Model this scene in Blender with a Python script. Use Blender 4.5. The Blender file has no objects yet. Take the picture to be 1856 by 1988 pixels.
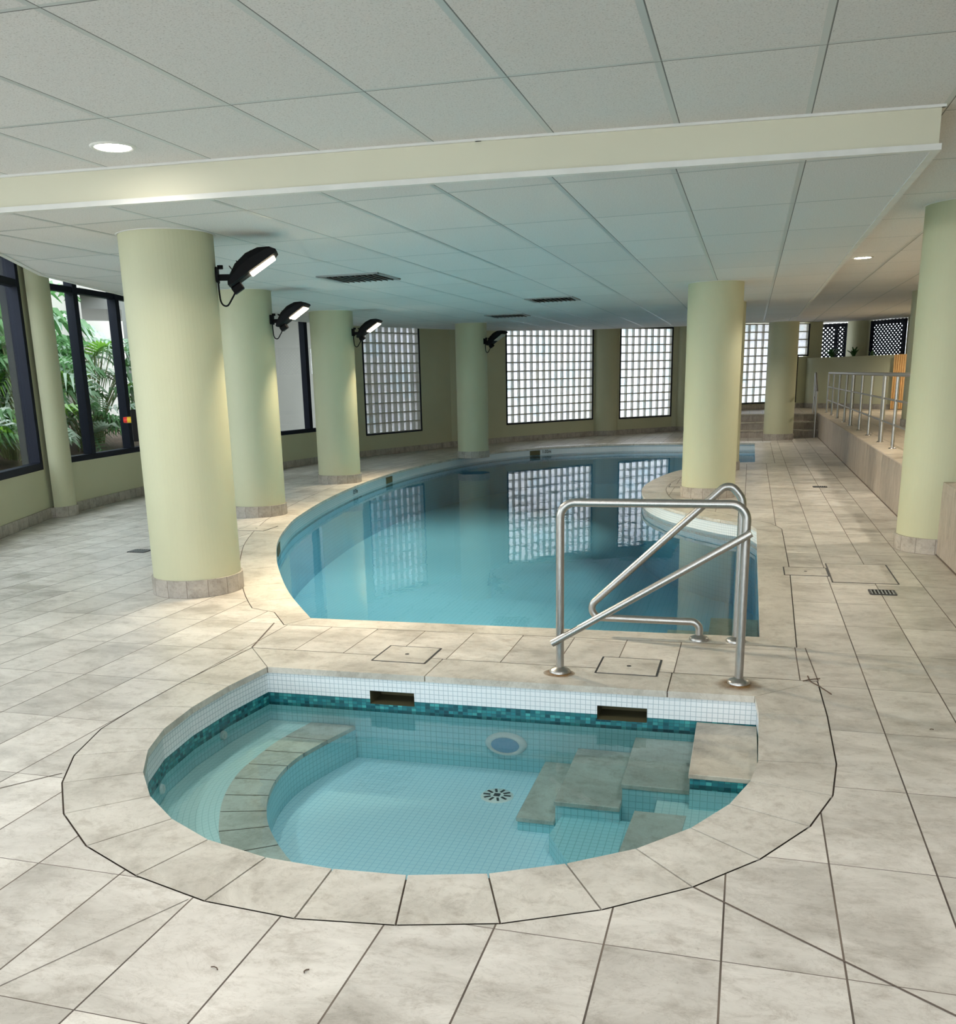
import bpy, math, random
from mathutils import Vector, Matrix, noise
from mathutils.geometry import tessellate_polygon
random.seed(7)
S = bpy.context.scene
C = S.collection
PI = math.pi

# ------------------------------------------------------------------ camera
CAM_H = 1.46
FPX, CX, CY, PITCH, ROLL, YAW = 1850.87, 877.8, 1214.4, 0.25247, -0.02738, -0.30157
cp, sp = math.cos(PITCH), math.sin(PITCH)
fwd = Vector((math.sin(YAW) * cp, math.cos(YAW) * cp, -sp))
rgt = Vector((math.cos(YAW), -math.sin(YAW), 0))
upv = rgt.cross(fwd)
r2 = rgt * math.cos(ROLL) + upv * math.sin(ROLL)
u2 = -rgt * math.sin(ROLL) + upv * math.cos(ROLL)
cd = bpy.data.cameras.new('camera')
cam = bpy.data.objects.new('camera', cd); C.objects.link(cam)
cam.matrix_world = Matrix(((r2.x, u2.x, -fwd.x, 0), (r2.y, u2.y, -fwd.y, 0), (r2.z, u2.z, -fwd.z, CAM_H), (0, 0, 0, 1)))
cd.sensor_fit = 'HORIZONTAL'; cd.sensor_width = 36
cd.lens = 36 * FPX / 1856
cd.shift_x = (928 - CX) / 1856; cd.shift_y = (CY - 994) / 1856
cd.clip_start = 0.05; cd.clip_end = 300
S.camera = cam

# ------------------------------------------------------------------ view, world, light
S.view_settings.view_transform = 'Standard'; S.view_settings.look = 'None'
S.view_settings.gamma = 1; S.view_settings.use_curve_mapping = False
S.view_settings.exposure = 0.22
S.cycles.use_denoising = True
S.cycles.max_bounces = 10; S.cycles.diffuse_bounces = 5; S.cycles.glossy_bounces = 4
S.cycles.transmission_bounces = 6; S.cycles.transparent_max_bounces = 12
S.cycles.sample_clamp_indirect = 8
S.cycles.caustics_reflective = False; S.cycles.caustics_refractive = False
W = bpy.data.worlds.new('overcast_sky'); S.world = W; W.use_nodes = True
WORLD_STRENGTH = 5.2
FLOOD_W = 66
bg = W.node_tree.nodes['Background']
bg.inputs[0].default_value = (0.86, 0.93, 1.0, 1); bg.inputs[1].default_value = WORLD_STRENGTH

def portal(name, loc, direction, w, h):
    l = bpy.data.lights.new(name, 'AREA'); l.shape = 'RECTANGLE'; l.size = w; l.size_y = h
    l.cycles.is_portal = True
    o = bpy.data.objects.new(name, l); C.objects.link(o)
    d = Vector(direction).normalized()
    z = -d; x = Vector((0, 0, 1)).cross(z).normalized(); y = z.cross(x)
    o.matrix_world = Matrix(((x.x, y.x, z.x, loc[0]), (x.y, y.y, z.y, loc[1]), (x.z, y.z, z.z, loc[2]), (0, 0, 0, 1)))
    return o
portal('daylight_rear_opening', (-0.9, -3.75, 1.35), (0, 1, 0), 11.4, 2.7)
portal('daylight_left_windows', (-7.35, 7.1, 1.75), (0.93, 0.36, 0), 5.4, 2.5)
portal('daylight_left_windows_rear', (-5.95, 1.4, 1.75), (1, 0.02, 0), 6.8, 2.5)
portal('daylight_garden_windows', (-8.3, 12.2, 1.75), (1, 0, 0), 7.0, 2.4)

# ------------------------------------------------------------------ materials
def col(r, g, b): return (r, g, b, 1)
class NT:
    def __init__(s, name):
        s.m = bpy.data.materials.new(name); s.m.use_nodes = True
        s.t = s.m.node_tree; s.t.nodes.clear()
        s.out = s.t.nodes.new('ShaderNodeOutputMaterial')
    def n(s, typ, **kw):
        x = s.t.nodes.new(typ)
        for k, v in kw.items(): setattr(x, k, v)
        return x
    def L(s, a, b): s.t.links.new(a, b)
    def put(s, sock, v):
        if isinstance(v, (int, float)): sock.default_value = v
        elif isinstance(v, tuple): sock.default_value = v
        else: s.L(v, sock)
    def math(s, op, a, b=None, c=None, clamp=False):
        x = s.n('ShaderNodeMath', operation=op, use_clamp=clamp)
        s.put(x.inputs[0], a)
        if b is not None: s.put(x.inputs[1], b)
        if c is not None: s.put(x.inputs[2], c)
        return x.outputs[0]
    def mix(s, f, a, b, blend='MIX'):
        x = s.n('ShaderNodeMix', data_type='RGBA', blend_type=blend)
        s.put(x.inputs[0], f); s.put(x.inputs[6], a); s.put(x.inputs[7], b)
        return x.outputs[2]
    def coords(s, kind='Object'):
        t = s.n('ShaderNodeTexCoord'); return t.outputs[kind]
    def mapping(s, v, scale=(1, 1, 1), loc=(0, 0, 0)):
        x = s.n('ShaderNodeMapping'); s.L(v, x.inputs[0]); x.inputs['Scale'].default_value = scale; x.inputs['Location'].default_value = loc
        return x.outputs[0]
    def noise(s, v, scale, detail=4, rough=.55, dist=0):
        x = s.n('ShaderNodeTexNoise'); s.put(x.inputs['Vector'], v); x.inputs['Scale'].default_value = scale
        x.inputs['Detail'].default_value = detail; x.inputs['Roughness'].default_value = rough; x.inputs['Distortion'].default_value = dist
        return x.outputs[0]
    def ramp(s, f, stops):
        x = s.n('ShaderNodeValToRGB'); s.L(f, x.inputs[0]); e = x.color_ramp.elements
        while len(e) < len(stops): e.new(.5)
        for i, (p, c) in enumerate(stops): e[i].position = p; e[i].color = c
        return x.outputs[0]
    def bsdf(s, color, rough=.5, metal=0., bump=None, bs=.1, spec=None, bd=.01, **kw):
        b = s.n('ShaderNodeBsdfPrincipled'); s.put(b.inputs['Base Color'], color); s.put(b.inputs['Roughness'], rough)
        b.inputs['Metallic'].default_value = metal
        if spec is not None: b.inputs['Specular IOR Level'].default_value = spec
        for k, v in kw.items(): s.put(b.inputs[k.replace('_', ' ')], v)
        if bump is not None:
            u = s.n('ShaderNodeBump'); u.inputs['Strength'].default_value = bs; u.inputs['Distance'].default_value = bd
            s.L(bump, u.inputs['Height']); s.L(u.outputs[0], b.inputs['Normal'])
        return b.outputs[0]
    def done(s, sh): s.L(sh, s.out.inputs[0]); return s.m
    def grid(s, v, sx, sy, ox, oy, wx, wy):
        """mask of joint lines (1 on a joint) and a random number per tile; lines across x every sx, across y every sy"""
        sep = s.n('ShaderNodeSeparateXYZ'); s.L(v, sep.inputs[0])
        ms = []; ids = []
        for o, st, of, w in ((0, sx, ox, wx), (1, sy, oy, wy)):
            u = s.math('DIVIDE', s.math('SUBTRACT', sep.outputs[o], of), st)
            fl = s.math('FLOOR', u); fr = s.math('SUBTRACT', u, fl)
            d = s.math('MULTIPLY', s.math('MINIMUM', fr, s.math('SUBTRACT', 1.0, fr)), st)
            ms.append(s.math('LESS_THAN', d, w / 2)); ids.append(fl)
        cmb = s.n('ShaderNodeCombineXYZ'); s.L(ids[0], cmb.inputs[0]); s.L(ids[1], cmb.inputs[1])
        wn = s.n('ShaderNodeTexWhiteNoise', noise_dimensions='3D'); s.L(cmb.outputs[0], wn.inputs[0])
        return s.math('MAXIMUM', ms[0], ms[1]), wn.outputs[0], wn.outputs[1], ms

TILE_A, TILE_B, TILE_X0, TILE_Y0 = 0.3000, 0.59818, -0.6023, 2.2446

def stone(name, base=(0.56, 0.505, 0.425), grid=None, streak=(1.0, 2.6, 2.6), rough=.34, dark=1.0, kind='Object', joint=(0.075, 0.058, 0.045)):
    s = NT(name); v = s.coords(kind)
    rnd = None
    if grid:
        mask, rnd, rc, ms = s.grid(v, *grid)
        off = s.n('ShaderNodeVectorMath', operation='SCALE'); s.L(rc, off.inputs[0]); off.inputs['Scale'].default_value = 9.0
        ad = s.n('ShaderNodeVectorMath', operation='ADD'); s.L(v, ad.inputs[0]); s.L(off.outputs[0], ad.inputs[1]); vv = ad.outputs[0]
    else: vv = v
    vm = s.mapping(vv, streak)
    n1 = s.noise(vm, 1.9, 8, .68, .45)
    n2 = s.noise(vm, 9.0, 7, .74, .3)
    n3 = s.noise(vv, 60, 3, .6)
    b = base
    lo = tuple(x * y * dark for x, y in zip(b, (.62, .605, .58))) + (1,)
    mi = tuple(x * dark for x in b) + (1,)
    hi = tuple(min(1, x * y * dark) for x, y in zip(b, (1.24, 1.25, 1.27))) + (1,)
    c1 = s.ramp(n1, [(.30, lo), (.5, mi), (.70, hi)])
    c2 = s.ramp(n2, [(.30, col(.62, .585, .54)), (.50, col(1, 1, 1)), (.75, col(1.0, 1.0, 1.0))])
    c = s.mix(.75, c1, c2, 'MULTIPLY')
    # thin dark veins and pits
    vein = s.noise(s.mapping(vv, (streak[0] * 1.3, streak[1] * 1.6, streak[2])), 3.2, 9, .72, 1.8)
    vr = s.ramp(s.math('ABSOLUTE', s.math('SUBTRACT', vein, .5)), [(0, col(.72, .69, .66)), (.014, col(1, 1, 1)), (1, col(1, 1, 1))])
    c = s.mix(.6, c, vr, 'MULTIPLY')
    pit = s.ramp(n3, [(.26, col(.6, .56, .52)), (.34, col(1, 1, 1))])
    c = s.mix(.5, c, pit, 'MULTIPLY')
    if grid:
        br = s.math('ADD', s.math('MULTIPLY', rnd, .16), .90)
        cc = s.n('ShaderNodeCombineXYZ'); [s.L(br, cc.inputs[i]) for i in range(3)]
        c = s.mix(1.0, c, cc.outputs[0], 'MULTIPLY')
        jn = s.noise(v, 2.3, 2)
        jc = s.ramp(jn, [(.40, joint + (1,)), (.62, tuple(min(1, x * 2.2) for x in joint) + (1,))])
        c = s.mix(mask, c, jc)
        rr = s.math('ADD', s.math('MULTIPLY', n1, .22), rough - .10)
        rr = s.math('ADD', rr, s.math('MULTIPLY', mask, .4))
    else: rr = rough
    return s.done(s.bsdf(c, rr, bump=n2, bs=.12, bd=.004))

def mosaic(name, cols, size=.025, joint=(.52, .60, .62), jw=.0028, rough=.18, var=.0, sizey=None, grime=False):
    s = NT(name); v = s.coords('UV')
    mask, rnd, rc, ms = s.grid(v, size, sizey or size, 0, 0, jw, jw)
    if len(cols) == 1: c = cols[0] + (1,)
    else:
        c = s.ramp(rnd, [(i / (len(cols) - 1), k + (1,)) for i, k in enumerate(cols)])
    nn = s.noise(v, 1.6, 3)
    c = s.mix(.35, c, s.ramp(nn, [(.3, col(.86, .88, .88)), (.7, col(1, 1, 1))]), 'MULTIPLY')
    j = joint + (1,)
    c = s.mix(mask, c, j)
    hb = s.math('SUBTRACT', 1.0, mask)
    return s.done(s.bsdf(c, rough, bump=hb, bs=.25, bd=.002))

def paint(name, c, rough=.55, n=.06):
    s = NT(name); v = s.coords()
    a = s.noise(v, 1.2, 4); b = s.noise(v, 160, 2)
    k = s.mix(.5, c + (1,), s.ramp(a, [(.3, tuple(x * (1 - n) for x in c) + (1,)), (.7, tuple(min(1, x * (1 + n)) for x in c) + (1,))]))
    return s.done(s.bsdf(k, rough, bump=b, bs=.08, bd=.003))

def plain(name, c, rough=.5, metal=0., spec=None):
    s = NT(name); v = s.coords()
    a = s.noise(v, 6, 3)
    k = s.ramp(a, [(.3, tuple(x * .93 for x in c) + (1,)), (.7, tuple(min(1, x * 1.05) for x in c) + (1,))])
    return s.done(s.bsdf(k, rough, metal, spec=spec))

def emit(name, c, st):
    s = NT(name); e = s.n('ShaderNodeEmission'); e.inputs[0].default_value = c + (1,); e.inputs[1].default_value = st
    return s.done(e.outputs[0])

def ceiling_mat(name, ox, oy, sx=.615, sy=1.22, rot=0.0):
    s = NT(name); v0 = s.coords()
    sx_ = s.n('ShaderNodeSeparateXYZ'); s.L(v0, sx_.inputs[0]); cb = s.n('ShaderNodeCombineXYZ'); s.L(sx_.outputs[0], cb.inputs[0])
    s.L(s.math('SUBTRACT', sx_.outputs[1], s.math('MULTIPLY', sx_.outputs[0], rot)), cb.inputs[1]); v = cb.outputs[0]
    mask, rnd, rc, ms = s.grid(v, sx, sy, ox, oy, .028, .022)
    edge, _, _, ms2 = s.grid(v, sx, sy, ox + .015, oy + .013, .006, .006)
    sp_ = s.noise(v0, 130, 3, .7)
    c = s.ramp(sp_, [(.33, col(.50, .49, .48)), (.44, col(.70, .695, .69)), (.6, col(.74, .735, .73))])
    br = s.math('ADD', s.math('MULTIPLY', rnd, .07), .95)
    cc = s.n('ShaderNodeCombineXYZ'); [s.L(br, cc.inputs[i]) for i in range(3)]
    c = s.mix(1.0, c, cc.outputs[0], 'MULTIPLY')
    c = s.mix(mask, c, col(.52, .56, .56)); c = s.mix(edge, c, col(.16, .17, .17))
    r = s.math('SUBTRACT', .85, s.math('MULTIPLY', mask, .5))
    return s.done(s.bsdf(c, r, bump=s.math('SUBTRACT', sp_, s.math('MULTIPLY', mask, -.6)), bs=.2, bd=.004))

def water(name, tint, wav=6.0, strength=.05, bump_d=.02):
    s = NT(name); v = s.coords()
    n1 = s.noise(s.mapping(v, (1, 1, 1)), wav, 3, .5, .4)
    bp = s.n('ShaderNodeBump'); bp.inputs['Strength'].default_value = strength; bp.inputs['Distance'].default_value = bump_d
    s.L(n1, bp.inputs['Height'])
    fr = s.n('ShaderNodeFresnel'); fr.inputs[0].default_value = 1.33; s.L(bp.outputs[0], fr.inputs[1])
    g = s.n('ShaderNodeBsdfGlossy'); g.inputs['Roughness'].default_value = .0; s.L(bp.outputs[0], g.inputs['Normal'])
    t = s.n('ShaderNodeBsdfTransparent'); t.inputs[0].default_value = tint + (1,)
    m = s.n('ShaderNodeMixShader'); s.L(fr.outputs[0], m.inputs[0]); s.L(t.outputs[0], m.inputs[1]); s.L(g.outputs[0], m.inputs[2])
    return s.done(m.outputs[0])

def glass(name, tint=(.93, .96, .95), ior=1.45):
    s = NT(name)
    fr = s.n('ShaderNodeFresnel'); fr.inputs[0].default_value = ior
    g = s.n('ShaderNodeBsdfGlossy'); g.inputs['Roughness'].default_value = .0
    t = s.n('ShaderNodeBsdfTransparent'); t.inputs[0].default_value = tint + (1,)
    m = s.n('ShaderNodeMixShader'); s.L(fr.outputs[0], m.inputs[0]); s.L(t.outputs[0], m.inputs[1]); s.L(g.outputs[0], m.inputs[2])
    return s.done(m.outputs[0])

def block_pane(name):
    s = NT(name); v = s.coords('UV')
    n1 = s.noise(s.mapping(v, (1, 1, 1)), 1.1, 3, .6)
    n2 = s.noise(s.mapping(v, (9, 5, 1)), 2.2, 3, .6, 1.0)
    c = s.ramp(n1, [(.30, col(.80, .76, .66)), (.42, col(.80, .82, .90)), (.5, col(.90, .90, .92)), (.60, col(.70, .82, .90)), (.72, col(.93, .88, .84))])
    c2 = s.ramp(n2, [(.32, col(.72, .72, .74)), (.55, col(1, 1, 1))])
    k = s.mix(.8, c, c2, 'MULTIPLY')
    k = s.mix(1.0, k, col(BLOCK, BLOCK, BLOCK), 'MULTIPLY')
    t = s.n('ShaderNodeBsdfTranslucent'); s.L(k, t.inputs[0])
    g = s.n('ShaderNodeBsdfGlossy'); g.inputs[1].default_value = .12
    m = s.n('ShaderNodeMixShader'); m.inputs[0].default_value = .04; s.L(t.outputs[0], m.inputs[1]); s.L(g.outputs[0], m.inputs[2])
    return s.done(m.outputs[0])
BLOCK = .53

M = {}
M['floor'] = stone('travertine_floor_tiles', base=(.635, .598, .538), streak=(1.0, 1.6, 1.5), grid=(TILE_A, TILE_B, TILE_X0, TILE_Y0, .0054, .0032))
M['coping'] = stone('travertine_coping', base=(.585, .55, .485), streak=(1.3, 1.3, 1.3))
M['skirt'] = stone('travertine_skirting', base=(.43, .395, .35), streak=(3, 3, 1.0), grid=(.15, 5, 0, 0, .003, .003), kind='UV', rough=.45)
M['ramp_face'] = stone('travertine_ramp_face', base=(.42, .37, .32), streak=(4.0, 1.2, 1), grid=(.6, 3, 0, .0, .003, .004), kind='UV', rough=.45)
M['platform'] = stone('travertine_platform', base=(.56, .48, .37), grid=(.3, .6, 0, 0, .004, .003))
M['tread'] = stone('travertine_tread', base=(.50, .46, .38), streak=(1.4, 1.4, 1.4))
M['sub_stone'] = stone('submerged_stone', base=(.58, .58, .50), rough=.5, streak=(1.6, 1.6, 1.6))
M['grout'] = plain('dark_grout', (.13, .10, .08), .9)
M['paint'] = paint('pale_green_wall_paint', (.545, .55, .375))
M['cream'] = paint('cream_bulkhead_paint', (.655, .635, .50))
M['white_trim'] = plain('white_trim', (.72, .72, .69), .5)
M['black_frame'] = plain('black_aluminium', (.010, .013, .024), .6, spec=.2)
M['steel'] = None
s = NT('brushed_stainless_steel'); v = s.coords(); n_ = s.noise(s.mapping(v, (40, 40, 3)), 12, 3)
M['steel'] = s.done(s.bsdf(s.ramp(n_, [(.3, col(.34, .33, .31)), (.7, col(.47, .46, .44))]), s.math('ADD', s.math('MULTIPLY', n_, .14), .25), 1.0, bump=n_, bs=.03))
M['black'] = plain('black_plastic', (.004, .004, .005), .7, spec=.2)
M['water_pool'] = water('pool_water', (.72, .93, 1.0), 3.0, .05)
M['water_spa'] = water('spa_water', (.82, .965, 1.0), 7.0, .10)
M['mos_white'] = mosaic('white_mosaic', [(.80, .84, .86)], joint=(.42, .50, .54))
M['mos_aqua'] = mosaic('pale_aqua_mosaic', [(.66, .93, 1.0)], joint=(.44, .74, .86), size=.030, jw=.003)
M['mos_seat'] = mosaic('pale_green_mosaic', [(.66, .88, .84)], joint=(.46, .70, .68), size=.030, jw=.003)
M['mos_wall'] = mosaic('aqua_wall_mosaic', [(.42, .80, .84)], joint=(.26, .58, .62), size=.030, jw=.003)
M['mos_pool'] = mosaic('pale_blue_pool_mosaic', [(.40, .74, .93)], joint=(.27, .58, .78), size=.05, jw=.004)
M['mos_teal'] = mosaic('teal_glass_mosaic', [(.006, .07, .09), (.03, .26, .29), (.008, .12, .15), (.06, .38, .38), (.004, .05, .07), (.02, .20, .24)], size=.025, sizey=.0165, joint=(.02, .10, .12), jw=.002)
M['glass'] = glass('window_glass')
M['block'] = block_pane('glass_block_pane')
M['mortar'] = plain('glass_block_web', (.56, .56, .50), .25)
M['dark_hole'] = plain('dark_recess', (.10, .09, .04), .8)
M['lens'] = emit('floodlight_lens_lit', (1.0, .82, .58), 26)
M['lens_off'] = plain('floodlight_lens_off', (.45, .47, .42), .15)
M['down'] = emit('downlight_disc', (1.0, .93, .84), 34)
M['grille'] = plain('grey_metal_grille', (.30, .32, .32), .5)
M['slate'] = plain('black_grate', (.02, .02, .022), .5)
M['red'] = plain('red_plastic', (.60, .02, .015), .35)
M['yellow'] = plain('yellow_plastic', (.75, .50, .02), .35)
M['timber'] = plain('tan_timber_batten', (.68, .42, .17), .5)
M['soil'] = paint('leaf_litter_soil', (.16, .11, .08), .95, .5)
M['concrete'] = paint('grey_concrete_wall', (.20, .20, .185), .9)
M['pale_ext'] = paint('pale_render_wall', (.42, .40, .36), .9)
M['paving'] = paint('outdoor_paving', (.70, .69, .66), .9)
M['spa_fit'] = plain('white_pool_fitting', (.80, .84, .80), .3)
M['blue_lens'] = plain('blue_light_lens', (.16, .42, .62), .2)
M['marker'] = plain('depth_marker_glaze', (.62, .68, .70), .2)
M['ink'] = plain('black_marker_ink', (.01, .012, .016), .5)
def leafmat(name, a, b, rough=.32):
    s = NT(name); v = s.coords(); n = s.noise(v, 5, 3)
    k = s.ramp(n, [(.35, a + (1,)), (.65, b + (1,))])
    p = s.bsdf(k, rough, spec=.8)
    t = s.n('ShaderNodeBsdfTranslucent'); s.L(k, t.inputs[0])
    m = s.n('ShaderNodeMixShader'); m.inputs[0].default_value = .3; s.L(p, m.inputs[1]); s.L(t.outputs[0], m.inputs[2])
    return s.done(m.outputs[0])
M['leaf_a'] = leafmat('dark_green_leaf', (.05, .15, .04), (.15, .34, .12))
M['leaf_b'] = leafmat('bright_green_leaf', (.12, .30, .03), (.25, .50, .06))
M['leaf_c'] = leafmat('painted_sheen_leaf', (.30, .44, .32), (.60, .70, .58), .25)  # white glare on the foliage is put into this pale colour
M['stem'] = plain('leaf_stem', (.20, .24, .08), .5)
M['twig'] = plain('dry_brown_twig', (.10, .06, .04), .8)
s = NT('rust_stain'); v = s.coords(); n_ = s.noise(v, 14, 4, .6)
g_ = s.n('ShaderNodeVectorMath', operation='LENGTH'); s.L(v, g_.inputs[0])
fa = s.math('MULTIPLY', s.math('SUBTRACT', 1.0, s.math('DIVIDE', g_.outputs[1], .115), clamp=True), s.math('MULTIPLY', n_, 2.2), clamp=True)
b_ = s.bsdf(col(.24, .12, .02), .6); t_ = s.n('ShaderNodeBsdfTransparent'); m_ = s.n('ShaderNodeMixShader')
s.L(fa, m_.inputs[0]); s.L(t_.outputs[0], m_.inputs[1]); s.L(b_, m_.inputs[2]); M['rust'] = s.done(m_.outputs[0])
M['ceil_up'] = ceiling_mat('upper_ceiling_tiles', -.413, 4.275, .615, 1.215, 0.06)
M['ceil_lo'] = ceiling_mat('lower_ceiling_tiles', -.43, 5.46, .622, 1.25)

# ------------------------------------------------------------------ mesh helpers
class MB:
    def __init__(s): s.v = []; s.f = []; s.uv = []; s.mi = []; s.sm = []
    def face(s, pts, uv=None, mi=0, smooth=False):
        i = len(s.v); s.v += [tuple(p) for p in pts]; s.f.append(list(range(i, i + len(pts))))
        s.uv.append(uv if uv else [(p[0], p[1]) for p in pts]); s.mi.append(mi); s.sm.append(smooth)
    def mesh(s, V, F, mi=0, smooth=True, uvf=None):
        i = len(s.v); s.v += [tuple(p) for p in V]
        for f in F:
            s.f.append([i + k for k in f]); s.uv.append([(uvf(V[k]) if uvf else (V[k][0], V[k][1])) for k in f]); s.mi.append(mi); s.sm.append(smooth)
    def box(s, c, d, rz=0.0, mi=0, mat=None, bev=0.0):
        """box centred at c with full sizes d; optional rotation rz or full matrix mat (3x3)"""
        hx, hy, hz = d[0] / 2, d[1] / 2, d[2] / 2
        R = mat if mat is not None else Matrix.Rotation(rz, 3, 'Z')
        c = Vector(c)
        b = min(bev, hx * .9, hy * .9, hz * .9)
        if b <= 0:
            P = [c + R @ Vector((x, y, z)) for z in (-hz, hz) for x, y in ((-hx, -hy), (hx, -hy), (hx, hy), (-hx, hy))]
            F = [(0, 3, 2, 1), (4, 5, 6, 7), (0, 1, 5, 4), (1, 2, 6, 5), (2, 3, 7, 6), (3, 0, 4, 7)]
            s.mesh(P, F, mi, False, None)
            # box uv: length/height for side faces
            for k, f in enumerate(F):
                pts = [Vector(P[j]) for j in f]
                nrm = (pts[1] - pts[0]).cross(pts[2] - pts[1])
                if abs(nrm.z) < .5 * nrm.length:
                    e = (R @ Vector((1, 0, 0))) if k in (2, 4) else (R @ Vector((0, 1, 0)))
                    s.uv[-6 + k] = [(p.dot(e), p.z) for p in pts]
                else: s.uv[-6 + k] = [(p.x, p.y) for p in pts]
        else:
            # chamfered box by three nested rings
            P = []
            for z, ins in ((-hz, b), (-hz + b, 0), (hz - b, 0), (hz, b)):
                x, y = hx - ins, hy - ins
                q = b if ins == 0 else 0
                for (px_, py_) in ((-x + q, -y), (x - q, -y), (x, -y + q), (x, y - q), (x - q, y), (-x + q, y), (-x, y - q), (-x, -y + q)):
                    P.append(c + R @ Vector((px_, py_, z)))
            F = [tuple(range(7, -1, -1)), tuple(range(24, 32))]
            for r in range(3):
                for k in range(8): F.append((r * 8 + k, r * 8 + (k + 1) % 8, r * 8 + 8 + (k + 1) % 8, r * 8 + 8 + k))
            s.mesh(P, F, mi, False, lambda p: (p[0] + p[1], p[2]))
    def cyl(s, a, b, r, n=24, mi=0, r2=None, caps=True, smooth=True, uvh=False):
        a = Vector(a); b = Vector(b); r2 = r if r2 is None else r2
        d = (b - a).normalized(); t = Vector((0, 0, 1)) if abs(d.z) < .9 else Vector((1, 0, 0))
        x = d.cross(t).normalized(); y = d.cross(x)
        if abs(d.z) > .999: x = Vector((1, 0, 0)); y = Vector((0, 1, 0)) if d.z > 0 else Vector((0, -1, 0))
        h = (b - a).length
        for k in range(n):
            A0, A1 = 2 * PI * k / n, 2 * PI * (k + 1) / n
            o0 = x * math.cos(A0) + y * math.sin(A0); o1 = x * math.cos(A1) + y * math.sin(A1)
            s.face([a + o0 * r, a + o1 * r, b + o1 * r2, b + o0 * r2], [(A0 * r, 0), (A1 * r, 0), (A1 * r, h), (A0 * r, h)], mi, smooth)
        if caps:
            if r > 1e-5: s.face([a + (x * math.cos(-2 * PI * k / n) + y * math.sin(-2 * PI * k / n)) * r for k in range(n)], None, mi)
            if r2 > 1e-5: s.face([b + (x * math.cos(2 * PI * k / n) + y * math.sin(2 * PI * k / n)) * r2 for k in range(n)], None, mi)
    def lathe(s, c, prof, n=32, mi=0):
        c = Vector(c); V = []; F = []
        for r, z in prof:
            for k in range(n): V.append(c + Vector((r * math.cos(2 * PI * k / n), r * math.sin(2 * PI * k / n), z)))
        for i in range(len(prof) - 1):
            for k in range(n): F.append((i * n + k, i * n + (k + 1) % n, (i + 1) * n + (k + 1) % n, (i + 1) * n + k))
        s.mesh(V, F, mi, True)
    def tube(s, pts, r, n=14, mi=0, caps=True, rs=None):
        pts = [Vector(p) for p in pts]; m = len(pts); V = []; F = []
        nrm = None
        for i, p in enumerate(pts):
            t = (pts[min(i + 1, m - 1)] - pts[max(i - 1, 0)]).normalized()
            if nrm is None:
                a = Vector((0, 0, 1)) if abs(t.z) < .9 else Vector((0, 1, 0)); nrm = t.cross(a).normalized()
            nrm = (nrm - t * nrm.dot(t)).normalized(); bn = t.cross(nrm)
            rr = rs[i] if rs else r
            for k in range(n):
                a = 2 * PI * k / n; V.append(p + nrm * math.cos(a) * rr + bn * math.sin(a) * rr)
        for i in range(m - 1):
            for k in range(n): F.append((i * n + k, i * n + (k + 1) % n, (i + 1) * n + (k + 1) % n, (i + 1) * n + k))
        s.mesh(V, F, mi, True)
        if caps:
            s.face(V[:n][::-1], None, mi); s.face(V[-n:], None, mi)
    def prism(s, poly, z0, z1, mi=0, top=True, bottom=True, side_mi=None, uoff=0.0):
        P = [Vector((p[0], p[1], 0)) for p in poly]
        T = tessellate_polygon([P])
        for t in T:
            a, b, c_ = [P[i] for i in t]
            if (b - a).cross(c_ - a).z < 0: b, c_ = c_, b
            if top: s.face([(a.x, a.y, z1), (b.x, b.y, z1), (c_.x, c_.y, z1)], None, mi)
            if bottom: s.face([(a.x, a.y, z0), (c_.x, c_.y, z0), (b.x, b.y, z0)], None, mi)
        u = uoff; n = len(P)
        for i in range(n):
            a, b = P[i], P[(i + 1) % n]; l = (b - a).length
            s.face([(a.x, a.y, z0), (b.x, b.y, z0), (b.x, b.y, z1), (a.x, a.y, z1)], [(u, z0), (u + l, z0), (u + l, z1), (u, z1)], mi if side_mi is None else side_mi)
            u += l
    def build(s, name, mats, parent=None, origin=None):
        me = bpy.data.meshes.new(name)
        V = s.v
        if origin is not None: V = [(x - origin[0], y - origin[1], z - origin[2]) for x, y, z in V]
        me.from_pydata(V, [], s.f)
        if not isinstance(mats, (list, tuple)): mats = [mats]
        for m in mats: me.materials.append(m)
        ul = me.uv_layers.new(name='UVMap')
        fl = [c for f in s.uv for uv in f for c in (uv[0], uv[1])]
        ul.data.foreach_set('uv', fl)
        me.polygons.foreach_set('material_index', s.mi)
        me.polygons.foreach_set('use_smooth', s.sm)
        me.update()
        o = bpy.data.objects.new(name, me); C.objects.link(o)
        if origin is not None: o.location = origin
        if parent is not None:
            o.parent = parent
            w = Vector((0, 0, 0)); q = parent
            while q is not None: w += Vector(q.location); q = q.parent
            o.location = Vector(o.location) - w
        return o

def weld(o, d=1e-4):
    import bmesh
    bm = bmesh.new(); bm.from_mesh(o.data); bmesh.ops.remove_doubles(bm, verts=bm.verts, dist=d)
    bm.to_mesh(o.data); bm.free(); return o
def thing(name, label, cat, loc=(0, 0, 0), group=None):
    o = bpy.data.objects.new(name, None); C.objects.link(o); o.location = loc; o.empty_display_size = .1
    return tag(o, label, cat, group)
def tag(o, label, cat, group=None, kind='thing'):
    o['label'] = label; o['category'] = cat; o['kind'] = kind
    if group: o['group'] = group
    return o
def struct(o): o['kind'] = 'structure'; return o
def sempty(name):
    o = bpy.data.objects.new(name, None); C.objects.link(o); o['kind'] = 'structure'; return o

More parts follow.
